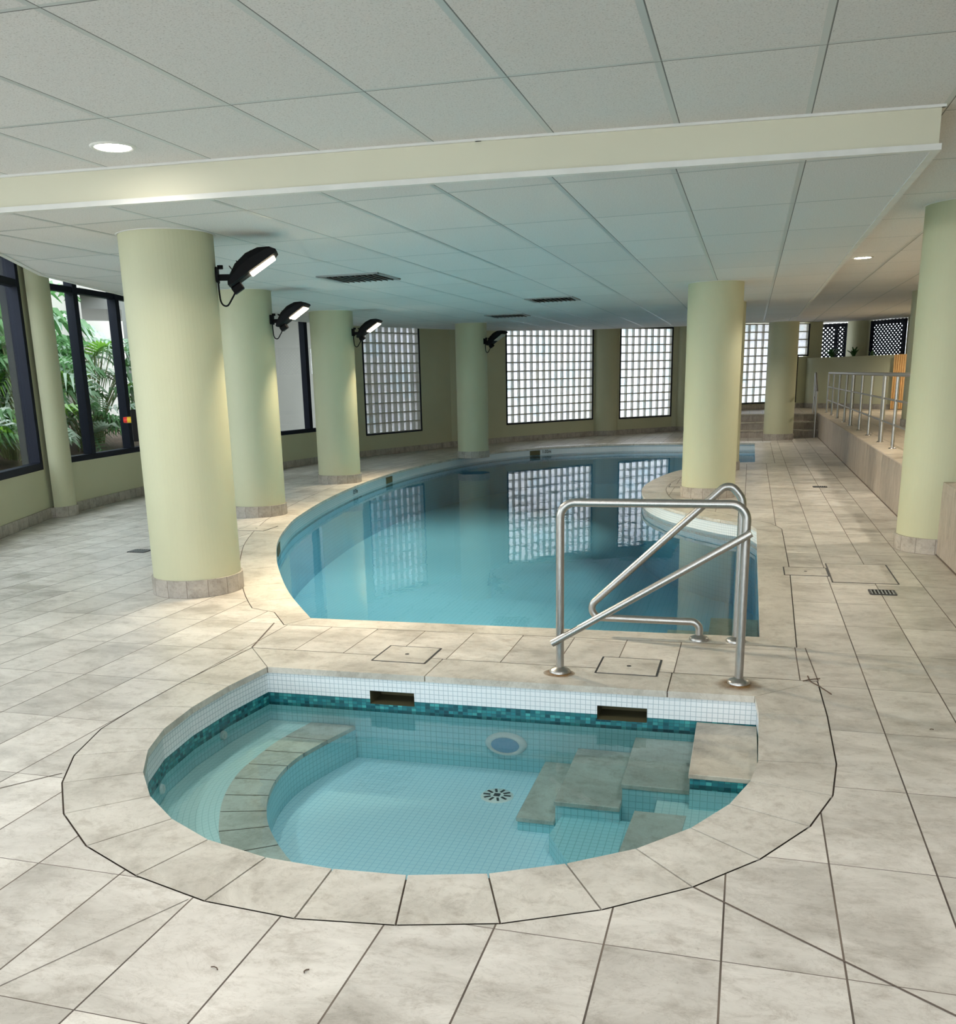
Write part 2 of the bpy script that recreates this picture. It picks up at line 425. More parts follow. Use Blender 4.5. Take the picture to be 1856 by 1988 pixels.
def catmull(P, n=6):
    out = []
    P = [Vector(p) for p in P]
    for i in range(len(P) - 1):
        p0 = P[max(i - 1, 0)]; p1 = P[i]; p2 = P[i + 1]; p3 = P[min(i + 2, len(P) - 1)]
        for k in range(n):
            t = k / n
            out.append(.5 * ((2 * p1) + (-p0 + p2) * t + (2 * p0 - 5 * p1 + 4 * p2 - p3) * t * t + (-p0 + 3 * p1 - 3 * p2 + p3) * t ** 3))
    out.append(P[-1]); return out
def fillet(pts, r, n=8):
    pts = [Vector(p) for p in pts]; out = [pts[0]]
    for i in range(1, len(pts) - 1):
        rr = r[i - 1] if isinstance(r, (list, tuple)) else r
        a = (pts[i - 1] - pts[i]); b = (pts[i + 1] - pts[i])
        ua, ub = a.normalized(), b.normalized(); ang = ua.angle(ub)
        t = min(rr / math.tan(ang / 2), a.length * .48, b.length * .48)
        p, q = pts[i] + ua * t, pts[i] + ub * t
        rad = t * math.tan(ang / 2); cen = pts[i] + (ua + ub).normalized() * (rad / math.sin(ang / 2))
        va, vb = p - cen, q - cen; w = va.angle(vb)
        for k in range(n + 1):
            f = k / n; out.append(cen + (va * math.sin((1 - f) * w) + vb * math.sin(f * w)) / math.sin(w))
    out.append(pts[-1]); return out
def area2(P): return sum(P[i][0] * P[(i + 1) % len(P)][1] - P[(i + 1) % len(P)][0] * P[i][1] for i in range(len(P)))
def offset(P, d):
    n = len(P); sg = 1 if area2(P) > 0 else -1; out = []
    for i in range(n):
        a, b, c_ = Vector(P[i - 1][:2]), Vector(P[i][:2]), Vector(P[(i + 1) % n][:2])
        e1 = (b - a).normalized(); e2 = (c_ - b).normalized()
        n1 = Vector((e1.y, -e1.x)) * sg; n2 = Vector((e2.y, -e2.x)) * sg
        di = d(b) if callable(d) else d
        m = (n1 + n2); m = m.normalized() if m.length > .01 else n1
        out.append(b + m * di / max(.6, m.dot(n1)))
    return out

# ------------------------------------------------------------------ outlines on the deck
SPA_IN = [(-2.41, 4.38), (-2.45, 4.03), (-2.455, 3.70), (-2.42, 3.41), (-2.34, 3.17), (-2.22, 2.96), (-2.06, 2.77), (-1.87, 2.62), (-1.66, 2.51), (-1.41, 2.445), (-1.17, 2.43), (-.93, 2.45), (-.69, 2.52), (-.47, 2.64), (-.27, 2.79), (-.11, 2.98), (.01, 3.20), (.08, 3.42), (.11, 3.63), (.115, 4.18), (.10, 4.43), (-.31, 4.42), (-1.52, 4.40)]
SPA_OUT = [(-2.67, 4.70), (-2.71, 4.04), (-2.71, 3.66), (-2.69, 3.35), (-2.60, 3.05), (-2.46, 2.80), (-2.27, 2.57), (-2.03, 2.38), (-1.75, 2.25), (-1.46, 2.17), (-1.16, 2.15), (-.87, 2.19), (-.59, 2.27), (-.33, 2.41), (-.09, 2.60), (.10, 2.82), (.26, 3.09), (.35, 3.36), (.385, 3.66), (.39, 4.21), (.38, 4.71), (-.31, 4.71), (-1.52, 4.705)]
p_left = catmull([(-2.64, 5.40), (-3.13, 6.08), (-3.60, 6.85), (-3.93, 7.45), (-4.30, 8.21), (-4.65, 9.12), (-4.90, 9.95), (-5.23, 11.48), (-5.48, 13.27), (-5.58, 15.36), (-5.42, 17.2), (-5.02, 18.9), (-4.35, 20.1), (-3.40, 20.85), (-2.6, 21.22), (-1.4, 21.32)], 5)
p_right = catmull([(.14, 16.77), (-.45, 16.45), (-.98, 15.36), (-1.23, 14.1), (-1.30, 13.0), (-1.22, 12.16), (-1.08, 11.55), (-.78, 10.85), (-.30, 10.16), (.02, 9.84), (.13, 9.5)], 5)
POOL_IN = [tuple(p[:2]) for p in ([Vector(q) for q in p_left] + [Vector((.15, 21.32))] + [Vector(q) for q in p_right] + [Vector((.13, 7.5)), Vector((.13, 5.48))])]
def pool_off(p):
    if p.y < 5.7: return .18
    if p.x > -.2 and p.y < 10: return .22
    return .30
POOL_OUT = [tuple(p) for p in offset(POOL_IN, pool_off)]
SPA_WATER_Z, POOL_WATER_Z = -.20, -.150
SPA_FLOOR_Z, POOL_FLOOR_Z = -.48, -.85

# ------------------------------------------------------------------ structure: floor, ceilings
def flat_with_holes(name, outer, holes, z, mat, flip=False):
    rings = [[Vector((p[0], p[1], 0)) for p in r] for r in [outer] + holes]
    flat = [p for r in rings for p in r]
    b = MB()
    for t in tessellate_polygon(rings):
        a, q, c_ = [flat[i] for i in t]
        nz = (q - a).cross(c_ - a).z
        if (nz < 0) != flip: q, c_ = c_, q
        b.face([(p.x, p.y, z) for p in (a, q, c_)])
    return weld(b.build(name, mat))
floor = flat_with_holes('floor', [(-8.45, -3.9), (1.6, -3.9), (1.6, 23.1), (1.6, 27.2), (-8.45, 27.2)], [SPA_OUT, POOL_OUT], 0, M['floor'])
struct(floor)
# long control joints cut across the tiles
b = MB()
def joint_line(p, q, w=.007):
    p, q = Vector(p), Vector(q); d = (q - p).normalized(); n = Vector((-d.y, d.x)) * w / 2
    b.face([(p.x + n.x, p.y + n.y, .0012), (p.x - n.x, p.y - n.y, .0012), (q.x - n.x, q.y - n.y, .0012), (q.x + n.x, q.y + n.y, .0012)])
joint_line((-.09, 2.60), (.3, 2.32)); joint_line((.3, 2.32), (1.5, 1.47)); joint_line((-1.51, 2.17), (-2.3, .55), .0025)
joint_line((-2.66, 2.70), (-2.52, 2.88), .006); joint_line((-2.66, 2.70), (-3.6, 2.1), .006)
joint_line((-2.67, 4.70), (-2.81, 5.25), .009); joint_line((.38, 4.71), (.35, 5.30), .005)
b.build('control_joint', M['grout'], floor)

Z_LO, Z_UP, Z_SLAB = 2.462, 2.652, 3.02
LO = [(-5.3, 4.80), (-4.19, 4.905), (-1.40, 5.185), (.80, 5.43), (.82, 20.2), (.42, 21.9), (-.16, 22.24), (-1.67, 22.5), (-2.8, 22.3), (-3.6, 22.2), (-5.25, 21.2), (-6.34, 18.8), (-6.95, 17.2), (-7.25, 14.9), (-7.2, 12.6), (-6.75, 9.75), (-6.12, 7.58), (-5.45, 6.33), (-5.1, 5.5)]
b = MB(); b.prism(LO, Z_LO, Z_LO + .02)
ceil_lo = struct(b.build('ceiling', M['ceil_lo']))
b = MB(); n = len(LO)
for i in range(n):
    p, q = LO[i], LO[(i + 1) % n]
    b.face([(p[0], p[1], Z_LO), (q[0], q[1], Z_LO), (q[0], q[1], Z_SLAB), (p[0], p[1], Z_SLAB)])
struct(b.build('trim_1', M['cream']))
# slim white edge bead round the dropped ceiling
b = MB(); LOo = offset(LO, .012); LOi = offset(LO, -.03)
for i in range(n):
    j = (i + 1) % n
    for A, B_, z0, z1 in ((LOo, LOo, Z_LO - .006, Z_LO + .022), (LOi, LOi, Z_LO - .006, Z_LO + .004)):
        b.face([(A[i][0], A[i][1], z0), (A[j][0], A[j][1], z0), (A[j][0], A[j][1], z1), (A[i][0], A[i][1], z1)])
    b.face([(*LOi[i], Z_LO - .006), (*LOi[j], Z_LO - .006), (*LOo[j], Z_LO - .006), (*LOo[i], Z_LO - .006)])
    b.face([(*LO[i], Z_LO + .022), (*LO[j], Z_LO + .022), (*LOo[j], Z_LO + .022), (*LOo[i], Z_LO + .022)])
# bead along the head of the bulkhead, under the upper ceiling
for p, q in ((LO[0], LO[1]), (LO[1], LO[2]), (LO[2], LO[3]), (LO[3], LO[4])):
    P_, Q_ = Vector(p), Vector(q); d = (Q_ - P_).normalized(); nn = Vector((d.y, -d.x))
    mid = (P_ + Q_) / 2 + nn * .008
    b.box((mid.x, mid.y, Z_UP - .006), ((Q_ - P_).length + .03, .02, .012), math.atan2(d.y, d.x))
struct(b.build('trim_2', M['white_trim']))
b = MB()
b.prism([(-7.2, -3.9), (4.75, -3.9), (4.75, 5.86), (.80, 5.44), (-1.40, 5.195), (-4.19, 4.915), (-5.3, 4.81), (-7.2, 4.6)], Z_UP, Z_UP + .02)
b.prism([(.80, 5.44), (4.75, 5.86), (4.75, 29.2), (.0, 29.2), (-1.67, 26.9), (-1.67, 22.51), (-.16, 22.25), (.42, 21.91), (.82, 20.21)], Z_UP, Z_UP + .02)
struct(b.build('ceiling', M['ceil_up']))
b = MB(); b.prism([(-6.1, -4), (4.9, -4), (4.9, 29.3), (-.3, 29.3), (-4, 25.2), (-6.2, 22), (-8.35, 16.5), (-8.45, 12), (-7.9, 8.6), (-6.3, 4.9), (-5.8, 0)], Z_SLAB, Z_SLAB + .25)
struct(b.build('roof_slab', M['concrete']))

# ------------------------------------------------------------------ perimeter walls and windows
def wallpiece(b, A, B, u0, u1, z0, z1, t=.2, side=1):
    A, B = Vector(A), Vector(B); d = (B - A).normalized(); n = Vector((-d.y, d.x)) * side
    c = A + d * (u0 + u1) / 2 + n * t / 2
    b.box((c.x, c.y, (z0 + z1) / 2), (u1 - u0, t, z1 - z0), math.atan2(d.y, d.x))
def wall_run(b, bs, A, B, openings, z0=0, z1=3.02, side=1, zb=0.0):
    """openings: (u0, u1, sill, head)"""
    l = (Vector(B) - Vector(A)).length; u = 0
    for (a, c_, sill, head) in openings:
        if a > u: wallpiece(b, A, B, u, a, z0, z1, side=side)
        wallpiece(b, A, B, a, c_, z0, sill, side=side)
        if head < z1 - .01: wallpiece(b, A, B, a, c_, head, z1, side=side)
        u = c_
    if u < l: wallpiece(b, A, B, u, l, z0, z1, side=side)
    # skirting: thin travertine strip in front of the wall
    A_, B_ = Vector(A), Vector(B); d = (B_ - A_).normalized(); n = Vector((-d.y, d.x)) * side
    c = (A_ + B_) / 2 - n * .008
    bs.box((c.x, c.y, zb + .06), ((B_ - A_).length + .01, .016, .12), math.atan2(d.y, d.x))
def pt(A, B, u, off=0.0):
    A, B = Vector(A), Vector(B); d = (B - A).normalized(); n = Vector((-d.y, d.x))
    return A + d * u + n * off
def frame_bars(b, A, B, u0, u1, z0, z1, w, dep, mull=(), trans=(), off=.05, mw=None):
    A_, B_ = Vector(A), Vector(B); d = (B_ - A_).normalized(); ang = math.atan2(d.y, d.x)
    def bar(ua, ub, za, zb, dd=dep):
        c = pt(A, B, (ua + ub) / 2, off); b.box((c.x, c.y, (za + zb) / 2), (ub - ua, dd, zb - za), ang, bev=.004)
    bar(u0, u1, z0, z0 + w); bar(u0, u1, z1 - w, z1); bar(u0, u0 + w, z0 + w, z1 - w); bar(u1 - w, u1, z0 + w, z1 - w)
    mw = mw or w
    for m in mull: bar(m - mw / 2, m + mw / 2, z0 + w, z1 - w, dep * 1.2)
    for t in trans: bar(u0 + w, u1 - w, t - w / 2, t + w / 2, dep * .9)
def clear_window(num, A, B, u0, u1, z0, z1, mull, trans, w=.06, mw=.085):
    e = sempty('window_%d' % num)
    b = MB(); frame_bars(b, A, B, u0, u1, z0, z1, w, .10, mull, trans, mw=mw); b.build('window_frame', M['black_frame'], e)
    b = MB(); p, q = pt(A, B, u0, .06), pt(A, B, u1, .06)
    b.face([(p.x, p.y, z0), (q.x, q.y, z0), (q.x, q.y, z1), (p.x, p.y, z1)]); b.build('window_glass', M['glass'], e)
    return e
def block_window(num, A, B, u0, u1, z0, z1, nx, nz, extra=None):
    e = sempty('window_%d' % num)
    A_, B_ = Vector(A), Vector(B); d = (B_ - A_).normalized(); ang = math.atan2(d.y, d.x)
    fb, mb, pb = MB(), MB(), MB()
    def region(u0, u1, z0, z1, nx, nz, sides):
        w = .028
        def bar(ua, ub, za, zb):
            c = pt(A, B, (ua + ub) / 2, .03); fb.box((c.x, c.y, (za + zb) / 2), (ub - ua, .09, zb - za), ang)
        if 'b' in sides: bar(u0 - w, u1 + w, z0 - w, z0)
        if 't' in sides: bar(u0 - w, u1 + w, z1, z1 + w)
        if 'l' in sides: bar(u0 - w, u0, z0, z1)
        if 'r' in sides: bar(u1, u1 + w, z0, z1)
        px_ = (u1 - u0) / nx; pz = (z1 - z0) / nz
        for i in range(nx + 1):
            c = pt(A, B, u0 + i * px_, .045); mb.box((c.x, c.y, (z0 + z1) / 2), (.016, .09, z1 - z0), ang)
        for k in range(nz + 1):
            c = pt(A, B, (u0 + u1) / 2, .046); mb.box((c.x, c.y, z0 + k * pz), (u1 - u0, .088, .026), ang)
        for i in range(nx):
            for k in range(nz):
                # pillow-shaped face of one block
                ua, ub = u0 + i * px_ + .006, u0 + (i + 1) * px_ - .006; za, zb = z0 + k * pz + .006, z0 + (k + 1) * pz - .006
                P_ = [(pt(A, B, u, o), z) for (u, z, o) in ((ua, za, .088), (ub, za, .088), (ub, zb, .088), (ua, zb, .088), (ua + .028, za + .028, .074), (ub - .028, za + .028, .074), (ub - .028, zb - .028, .074), (ua + .028, zb - .028, .074))]
                V = [(p.x, p.y, z) for p, z in P_]
                uv = [(u, z) for u, z in ((ua, za), (ub, za), (ub, zb), (ua, zb), (ua, za), (ub, za), (ub, zb), (ua, zb))]
                for f in ((4, 5, 6, 7), (0, 1, 5, 4), (1, 2, 6, 5), (2, 3, 7, 6), (3, 0, 4, 7)):
                    pb.face([V[j] for j in f], [uv[j] for j in f])
    region(u0, u1, z0, z1, nx, nz, 'lrbt' if not extra else 'lb')
    if extra:
        a0, a1, c0, c1, m_, k_ = extra
        region(a0, a1, c0, c1, m_, k_, 'rb')
        c = pt(A, B, u1 + .014, .03); fb.box((c.x, c.y, (z0 + c0) / 2), (.028, .09, c0 - z0), ang)
    fb.build('window_frame', M['black_frame'], e); mb.build('glass_block_joints', M['mortar'], e)
    o = pb.build('glass_blocks', M['block'], e)
    return e

Wd = {'W1': ((-6.20, 5.035), (-7.86, 9.39)), 'W2': ((-7.88, 9.79), (-8.16, 12.0)), 'W2b': ((-8.16, 12.0), (-8.19, 13.9)), 'W3': ((-8.19, 13.9), (-7.60, 17.42)),
      'W4': ((-7.60, 17.42), (-6.50, 20.21)), 'W4b': ((-6.50, 20.21), (-6.34, 20.75)), 'W4c': ((-6.34, 20.75), (-6.12, 20.95)), 'W5a': ((-6.12, 20.95), (-5.44, 22.12)), 'W5': ((-5.44, 22.12), (-3.72, 24.34)), 'W5b': ((-3.72, 24.34), (-3.16, 24.69)), 'W6': ((-3.16, 24.69), (-1.93, 25.93)), 'W6b': ((-1.93, 25.93), (-.3, 26.2)), 'W7': ((-.3, 26.2), (1.72, 27.55))}
L_ = lambda k: (Vector(Wd[k][1]) - Vector(Wd[k][0])).length
bw, bs = MB(), MB()
wall_run(bw, bs, (-5.4, -3.9), (-5.65, 1.6), [(.8, 5.2, .6, 2.95)])
wall_run(bw, bs, (-5.65, 1.6), (-6.20, 5.035), [(.2, 3.3, .6, 2.95)])
wall_run(bw, bs, *Wd['W1'], [(.3, L_('W1') - .04, .57, 2.96)])
wall_run(bw, bs, (-7.86, 9.39), (-7.88, 9.79), [])
wall_run(bw, bs, *Wd['W2'], [(.02, L_('W2'), .60, 2.96)])
wall_run(bw, bs, *Wd['W2b'], [(0, 1.5, .60, 2.96)])
wall_run(bw, bs, *Wd['W3'], [(.3, L_('W3') - .25, .58, 2.96)])
struct(bw.build('wall_left', M['paint'])); struct(bs.build('baseboard_left', M['skirt']))
bw, bs = MB(), MB()
wall_run(bw, bs, *Wd['W4'], [(.74, L_('W4') - .52, .41, 2.63)])
wall_run(bw, bs, *Wd['W4b'], []); wall_run(bw, bs, *Wd['W4c'], []); wall_run(bw, bs, *Wd['W5a'], [])
wall_run(bw, bs, *Wd['W5'], [(0.03, L_('W5') - .03, .395, 2.62)])
wall_run(bw, bs, *Wd['W5b'], [])
wall_run(bw, bs, *Wd['W6'], [(0.03, L_('W6') - .03, .38, 2.60)])
wall_run(bw, bs, *Wd['W6b'], [])
wall_run(bw, bs, *Wd['W7'], [(.03, 1.73, .64, 2.64), (1.73, 2.02, 1.80, 2.64)], zb=.5)
wall_run(bw, bs, (3.64, 26.93), (4.85, 26.3), [], zb=.5)
struct(bw.build('wall_far', M['paint'])); struct(bs.build('baseboard_far', M['skirt']))

e1 = clear_window(1, *Wd['W1'], .3, L_('W1') - .04, .57, 2.96, (1.35, 2.9), (2.62,), w=.08, mw=.10)
b = MB(); wallpiece(b, *Wd['W1'], L_('W1') - .055, L_('W1') - .04, .57, 2.96, t=.23); b.box((-8.0, 9.375, 1.77), (.22, .03, 2.42)); b.build('window_jamb', M['black_frame'], e1)
clear_window(2, *Wd['W2'], .02, L_('W2'), .60, 2.96, (.65, 1.66), (2.64,), w=.07, mw=.10)
clear_window(3, *Wd['W2b'], 0, 1.5, .60, 2.96, (.75,), (2.64,), w=.07, mw=.10)
clear_window(4, *Wd['W3'], .3, L_('W3') - .25, .58, 2.96, (1.4, 2.62), (2.60,), w=.07, mw=.10)
clear_window(9, (-5.4, -3.9), (-5.65, 1.6), .8, 5.2, .6, 2.95, (2.2, 3.7), (2.6,), w=.07, mw=.10)
clear_window(10, (-5.65, 1.6), (-6.20, 5.035), .2, 3.3, .6, 2.95, (1.7,), (2.6,), w=.07, mw=.10)
block_window(5, *Wd['W4'], .77, L_('W4') - .55, .44, 2.60, 9, 11)
block_window(6, *Wd['W5'], .06, L_('W5') - .06, .425, 2.59, 14, 11)
block_window(7, *Wd['W6'], .06, L_('W6') - .06, .41, 2.57, 8, 11)
block_window(8, *Wd['W7'], .06, 1.70, .67, 2.61, 8, 10, extra=(1.70, 2.0, 1.835, 2.61, 1, 4))

# pilasters engaged in the wall
def pilaster(c, r=.21, z0=0, z1=2.95):
    b = MB(); inn = (Vector((-1.5, 13)) - Vector(c)).normalized(); a0 = math.atan2(inn.y, inn.x); m_ = 28
    for k in range(m_):
        a, q = a0 - PI * .5 + PI * k / m_, a0 - PI * .5 + PI * (k + 1) / m_
        b.face([(c[0] + r * math.cos(a), c[1] + r * math.sin(a), z0), (c[0] + r * math.cos(q), c[1] + r * math.sin(q), z0), (c[0] + r * math.cos(q), c[1] + r * math.sin(q), z1), (c[0] + r * math.cos(a), c[1] + r * math.sin(a), z1)], None, 0, True)
    o = struct(b.build('trim_3', M['paint']))
    b = MB(); b.cyl((c[0], c[1], z0), (c[0], c[1], z0 + .12), r + .014, 40, caps=True); b.build('pilaster_skirting', M['skirt'], o)
pilaster((-7.91, 9.59), .215); pilaster((-3.50, 24.60), .33); pilaster((-1.62, 26.08), .24, 0); pilaster((-7.50, 17.75), .12)

# rear wall with its wide glazed opening (behind the viewer)
bw = MB()
bw.box((-.35, -4.0, 2.9), (10.2, .2, .3)); bw.box((-5.3, -4.0, 1.35), (.3, .2, 2.75)); bw.box((4.8, -4.0, 1.35), (.3, .2, 2.75))
struct(bw.build('wall_rear', M['paint']))
e = sempty('window_11'); b = MB(); frame_bars(b, (-5.15, -3.98), (4.65, -3.98), 0, 9.8, 0, 2.75, .07, .1, (2.4, 4.9, 7.3), (), mw=.09); b.build('window_frame', M['black_frame'], e)
b = MB(); b.face([(-5.1, -3.96, .05), (4.6, -3.96, .05), (4.6, -3.96, 2.7), (-5.1, -3.96, 2.7)]); b.build('window_glass', M['glass'], e)
bw, bs = MB(), MB(); wall_run(bw, bs, (4.75, 29.3), (4.75, -3.9), [], z0=0, side=1, zb=.5)
struct(bw.build('wall_right', M['paint']))

# ------------------------------------------------------------------ raised platform on the right, steps and ramp face
b = MB()
b.prism([(1.5, -3.85), (4.74, -3.85), (4.74, 29.0), (1.5, 29.0)], 0, .5, 0, True, False)
b.prism([(-1.3, 23.64), (1.5, 23.62), (1.5, 29.0), (-1.3, 29.0)], 0, .4995, 0, True, False)
struct(b.build('platform_floor', M['platform']))
b = MB()
b.box((1.490, 9.85, .252), (.022, 27.5, .512), 0)
b.box((1.60, 3.2, .535), (.24, 10.2, .09), 0)
struct(b.build('ramp_facing', M['ramp_face']))
b = MB(); b.box((1.488, 9.85, .0045), (.03, 27.5, .009)); struct(b.build('trim_4', M['grout']))
t = thing('staircase', 'three tiled steps rising to the platform between the round columns at the far end', 'steps', (-.2, 23.3, 0))
for k, (y0, y1, z0, z1) in enumerate(((23.0, 23.65, 0, .167), (23.3, 23.7, .167, .333), (23.6, 23.75, .333, .502))):
    b = MB(); b.box((.09, (y0 + y1) / 2 + .01, (z0 + z1 - .03) / 2), (2.78, y1 - y0, z1 - z0 - .03)); r_ = b.build('riser', M['ramp_face'], t)
    b = MB(); b.box((.09, (y0 + y1) / 2, z1 - .015), (2.78, y1 - y0 + .02, .03), bev=.004); b.build('tread', M['tread'], t)

# ------------------------------------------------------------------ columns
def column(x, y, r, label, z0=0, z1=Z_LO, collar=True):
    t = thing('column', label, 'column', (x, y, z0), 'round green painted columns')
    b = MB(); b.cyl((x, y, z0), (x, y, z1), r, 72, caps=False); b.build('shaft', M['paint'], t)
    b = MB(); b.cyl((x, y, z0), (x, y, z0 + .125), r + .014, 72, smooth=True); b.build('skirting', M['skirt'], t)
    b = MB(); b.lathe((x, y, z1), [(r + .001, -.004), (r + .012, -.005), (r + .014, 0)], 72); b.build('ceiling_collar', M['white_trim'], t)
    return t
column(-3.86, 6.09, .315, 'thick pale green column nearest on the left, with a floodlight and a stop button')
column(-5.40, 9.94, .305, 'pale green column directly behind the nearest left one, with a lit floodlight')
column(-5.89, 13.42, .315, 'pale green column beside the glass block window, third of the left row, lit floodlight')
column(-5.05, 17.92, .294, 'slim looking green column by the far pool edge, with an unlit floodlight')
column(-.44, 12.08, .315, 'green column standing on the rounded peninsula at the right of the pool')
column(-.43, 15.50, .31, 'green column mostly hidden behind the peninsula column')
column(.62, 22.48, .31, 'green column standing in front of the far steps')
column(1.54, 8.62, .32, 'large green column at the right edge, built into the ramp wall', z1=Z_UP)
column(2.74, 17.75, .31, 'green column on the raised platform behind the railing', z0=.5, z1=Z_UP)

# ------------------------------------------------------------------ lights on the columns
def floodlight(cx, cy, r, phi, z, label, lit=True, open_=0.0):
    t = thing('floodlight', label, 'floodlight', (cx, cy, z), 'floodlights on the columns')
    a = Vector((math.cos(phi), math.sin(phi), 0)); sd = Vector((-math.sin(phi), math.cos(phi), 0)); up = Vector((0, 0, 1))
    o = Vector((cx, cy, z)) + a * r
    R = Matrix((a, sd, up)).transposed()
    b = MB(); b.box(o + a * .008 + up * .01, (.016, .12, .10), mat=R, bev=.004); b.box(o + a * .06 + up * -.005, (.12, .045, .04), mat=R, bev=.006)
    b.cyl(o + a * .03 + up * .05, o + a * .03 + up * .075, .02, 12)
    b.build('bracket', M['black'], t)
    tilt = math.radians(33)
    d = a * math.cos(tilt) + up * math.sin(tilt); nn = -a * math.sin(tilt) + up * math.cos(tilt)
    p0 = o + a * .10 - up * .05
    prof = [(-.02, .0), (.0, .035), (.10, .085), (.20, .10), (.29, .085), (.36, .045), (.385, .012), (.385, -.012), (.36, -.02), (.0, -.02), (-.02, -.012)]
    b = MB(); hw = .115
    Lf = [p0 + d * u + nn * w - sd * hw for u, w in prof]; Rt = [p0 + d * u + nn * w + sd * hw for u, w in prof]
    # rounded shoulders: middle rings raised, sides tucked in
    rings = [[p0 + d * u + nn * (w * .55) - sd * hw for u, w in prof], [p0 + d * u + nn * w - sd * hw * .7 for u, w in prof], [p0 + d * u + nn * w + sd * hw * .7 for u, w in prof], [p0 + d * u + nn * (w * .55) + sd * hw for u, w in prof]]
    m = len(prof)
    for i in range(3):
        for k in range(m): b.face([rings[i][k], rings[i][(k + 1) % m], rings[i + 1][(k + 1) % m], rings[i + 1][k]])
    b.face(rings[0]); b.face(rings[3][::-1])
    for q in (.06, .12, .18, .24): b.box(p0 + d * q + nn * .088, (.006, .13, .02), mat=Matrix((d, sd, nn)).transposed())
    b.build('housing', M['black'], t)
    b = MB(); Rm = Matrix((d, sd, nn)).transposed()
    b.box(p0 + d * .25 - nn * .024, (.20, .17, .012), mat=Rm, bev=.003)
    b.build('lens', M['lens'] if lit else M['lens_off'], t)
    if lit:
        l = bpy.data.lights.new('floodlight_lamp', 'AREA'); l.shape = 'RECTANGLE'; l.size = .2; l.size_y = .17; l.energy = FLOOD_W; l.spread = math.radians(125); l.color = (1, .82, .58)
        lo = bpy.data.objects.new('lamp', l); C.objects.link(lo); lo.parent = t
        q = p0 + d * .25 - nn * .036 - Vector((cx, cy, z))
        lo.matrix_local = Matrix(((d.x, sd.x, nn.x, q.x), (d.y, sd.y, nn.y, q.y), (d.z, sd.z, nn.z, q.z), (0, 0, 0, 1)))
    b = MB(); b.box(p0 + d * .02 - nn * .045, (.08, .07, .05), mat=Rm, bev=.006); b.build('junction_box', M['black'], t)
    b = MB(); q0 = p0 + d * .0 - nn * .05
    pts = catmull([q0, q0 - up * .05 - a * .03, q0 - up * .10 - a * .07, q0 - up * .07 - a * .11, o + a * .01 - up * .03], 6)
    b.tube(pts, .006, 8); b.build('power_cable', M['black'], t)
    return t
floodlight(-3.86, 6.09, .315, math.radians(24), 2.19, 'black floodlight on the nearest left column, its lit lens seen edge on')
floodlight(-5.40, 9.94, .305, math.radians(8), 2.14, 'black floodlight glowing on the second column of the left row')
floodlight(-5.89, 13.42, .315, math.radians(6), 2.15, 'black floodlight glowing in front of the first glass block window')
floodlight(-5.05, 17.92, .294, math.radians(-14), 2.12, 'unlit black floodlight with a grey lens on the far column', lit=False)

def downlight(x, y, z, label, watts=110, tint=(1, .90, .76)):
    t = thing('downlight', label, 'ceiling light', (x, y, z), 'round ceiling downlights')
    b = MB(); b.lathe((x, y, z), [(.085, -.001), (.10, -.010), (.112, -.006), (.115, 0)], 40); b.build('trim_ring', M['white_trim'], t)
    b = MB(); b.face([(x + .088 * math.cos(-2 * PI * k / 40), y + .088 * math.sin(-2 * PI * k / 40), z - .006) for k in range(40)]); b.build('diffuser', M['down'], t)
    l = bpy.data.lights.new('downlight_lamp', 'SPOT'); l.energy = watts; l.spot_size = math.radians(150); l.spot_blend = .6; l.color = tint; l.shadow_soft_size = .08
    o = bpy.data.objects.new('lamp', l); C.objects.link(o); o.parent = t; o.location = (0, 0, -.03)
downlight(-3.16, 4.58, Z_UP, 'round lit downlight in the upper ceiling tiles in front of the bulkhead', 60, (1, .93, .84))
downlight(1.12, 12.12, Z_UP, 'round lit downlight in the side ceiling over the walkway by the ramp')

for q in ((3.2, 9.4), (3.2, 14.2), (3.6, 23.2)): downlight(*q, Z_UP, 'added ceiling downlight over the raised platform, unseen behind the right edge column', 190)  # added lamps, hidden by the column, to warm and brighten the platform side
for q, lb in (((-1.3, 2.0), 'added out-of-view downlight above the near rim of the spa'), ((.6, 2.2), 'added out-of-view downlight above the tiles right of the spa'), ((-3.1, 1.5), 'added out-of-view downlight above the tiles left of the spa')): downlight(*q, Z_UP, lb, 60, (1, .96, .92))  # added lamps out of view, brightening the spa floor and near tiles
downlight(-.80, 20.4, Z_LO, 'added ceiling downlight over the far pool end, unseen behind the peninsula column', 130)  # added hidden lamp to lift the far walls and floor
def vent(x, y, label):
    t = thing('ceiling_vent', label, 'air vent', (x, y, Z_LO), 'ceiling air vents')
    b = MB(); w = .30
    for k in range(4):
        dx, dy = ((0, -1), (0, 1), (-1, 0), (1, 0))[k]
        b.box((x + dx * w, y + dy * w, Z_LO - .006), (.64 if dx == 0 else .04, .04 if dx == 0 else .64, .014))
    b.build('frame', M['grille'], t)
    b = MB(); b.box((x, y, Z_LO - .001), (.56, .56, .003)); b.build('backing', M['black'], t)
    b = MB(); R = Matrix.Rotation(.6, 3, 'Y')
    for k in range(9): b.box((x - .24 + k * .06, y, Z_LO - .010), (.045, .56, .003), mat=R)
    b.build('louvre_blades', M['grille'], t)
vent(-3.75, 9.28, 'square louvred air vent, the one nearest the floodlights')
vent(-2.58, 13.2, 'square louvred air vent over the middle of the pool')
vent(-3.9, 16.1, 'faint square air vent above the far column')

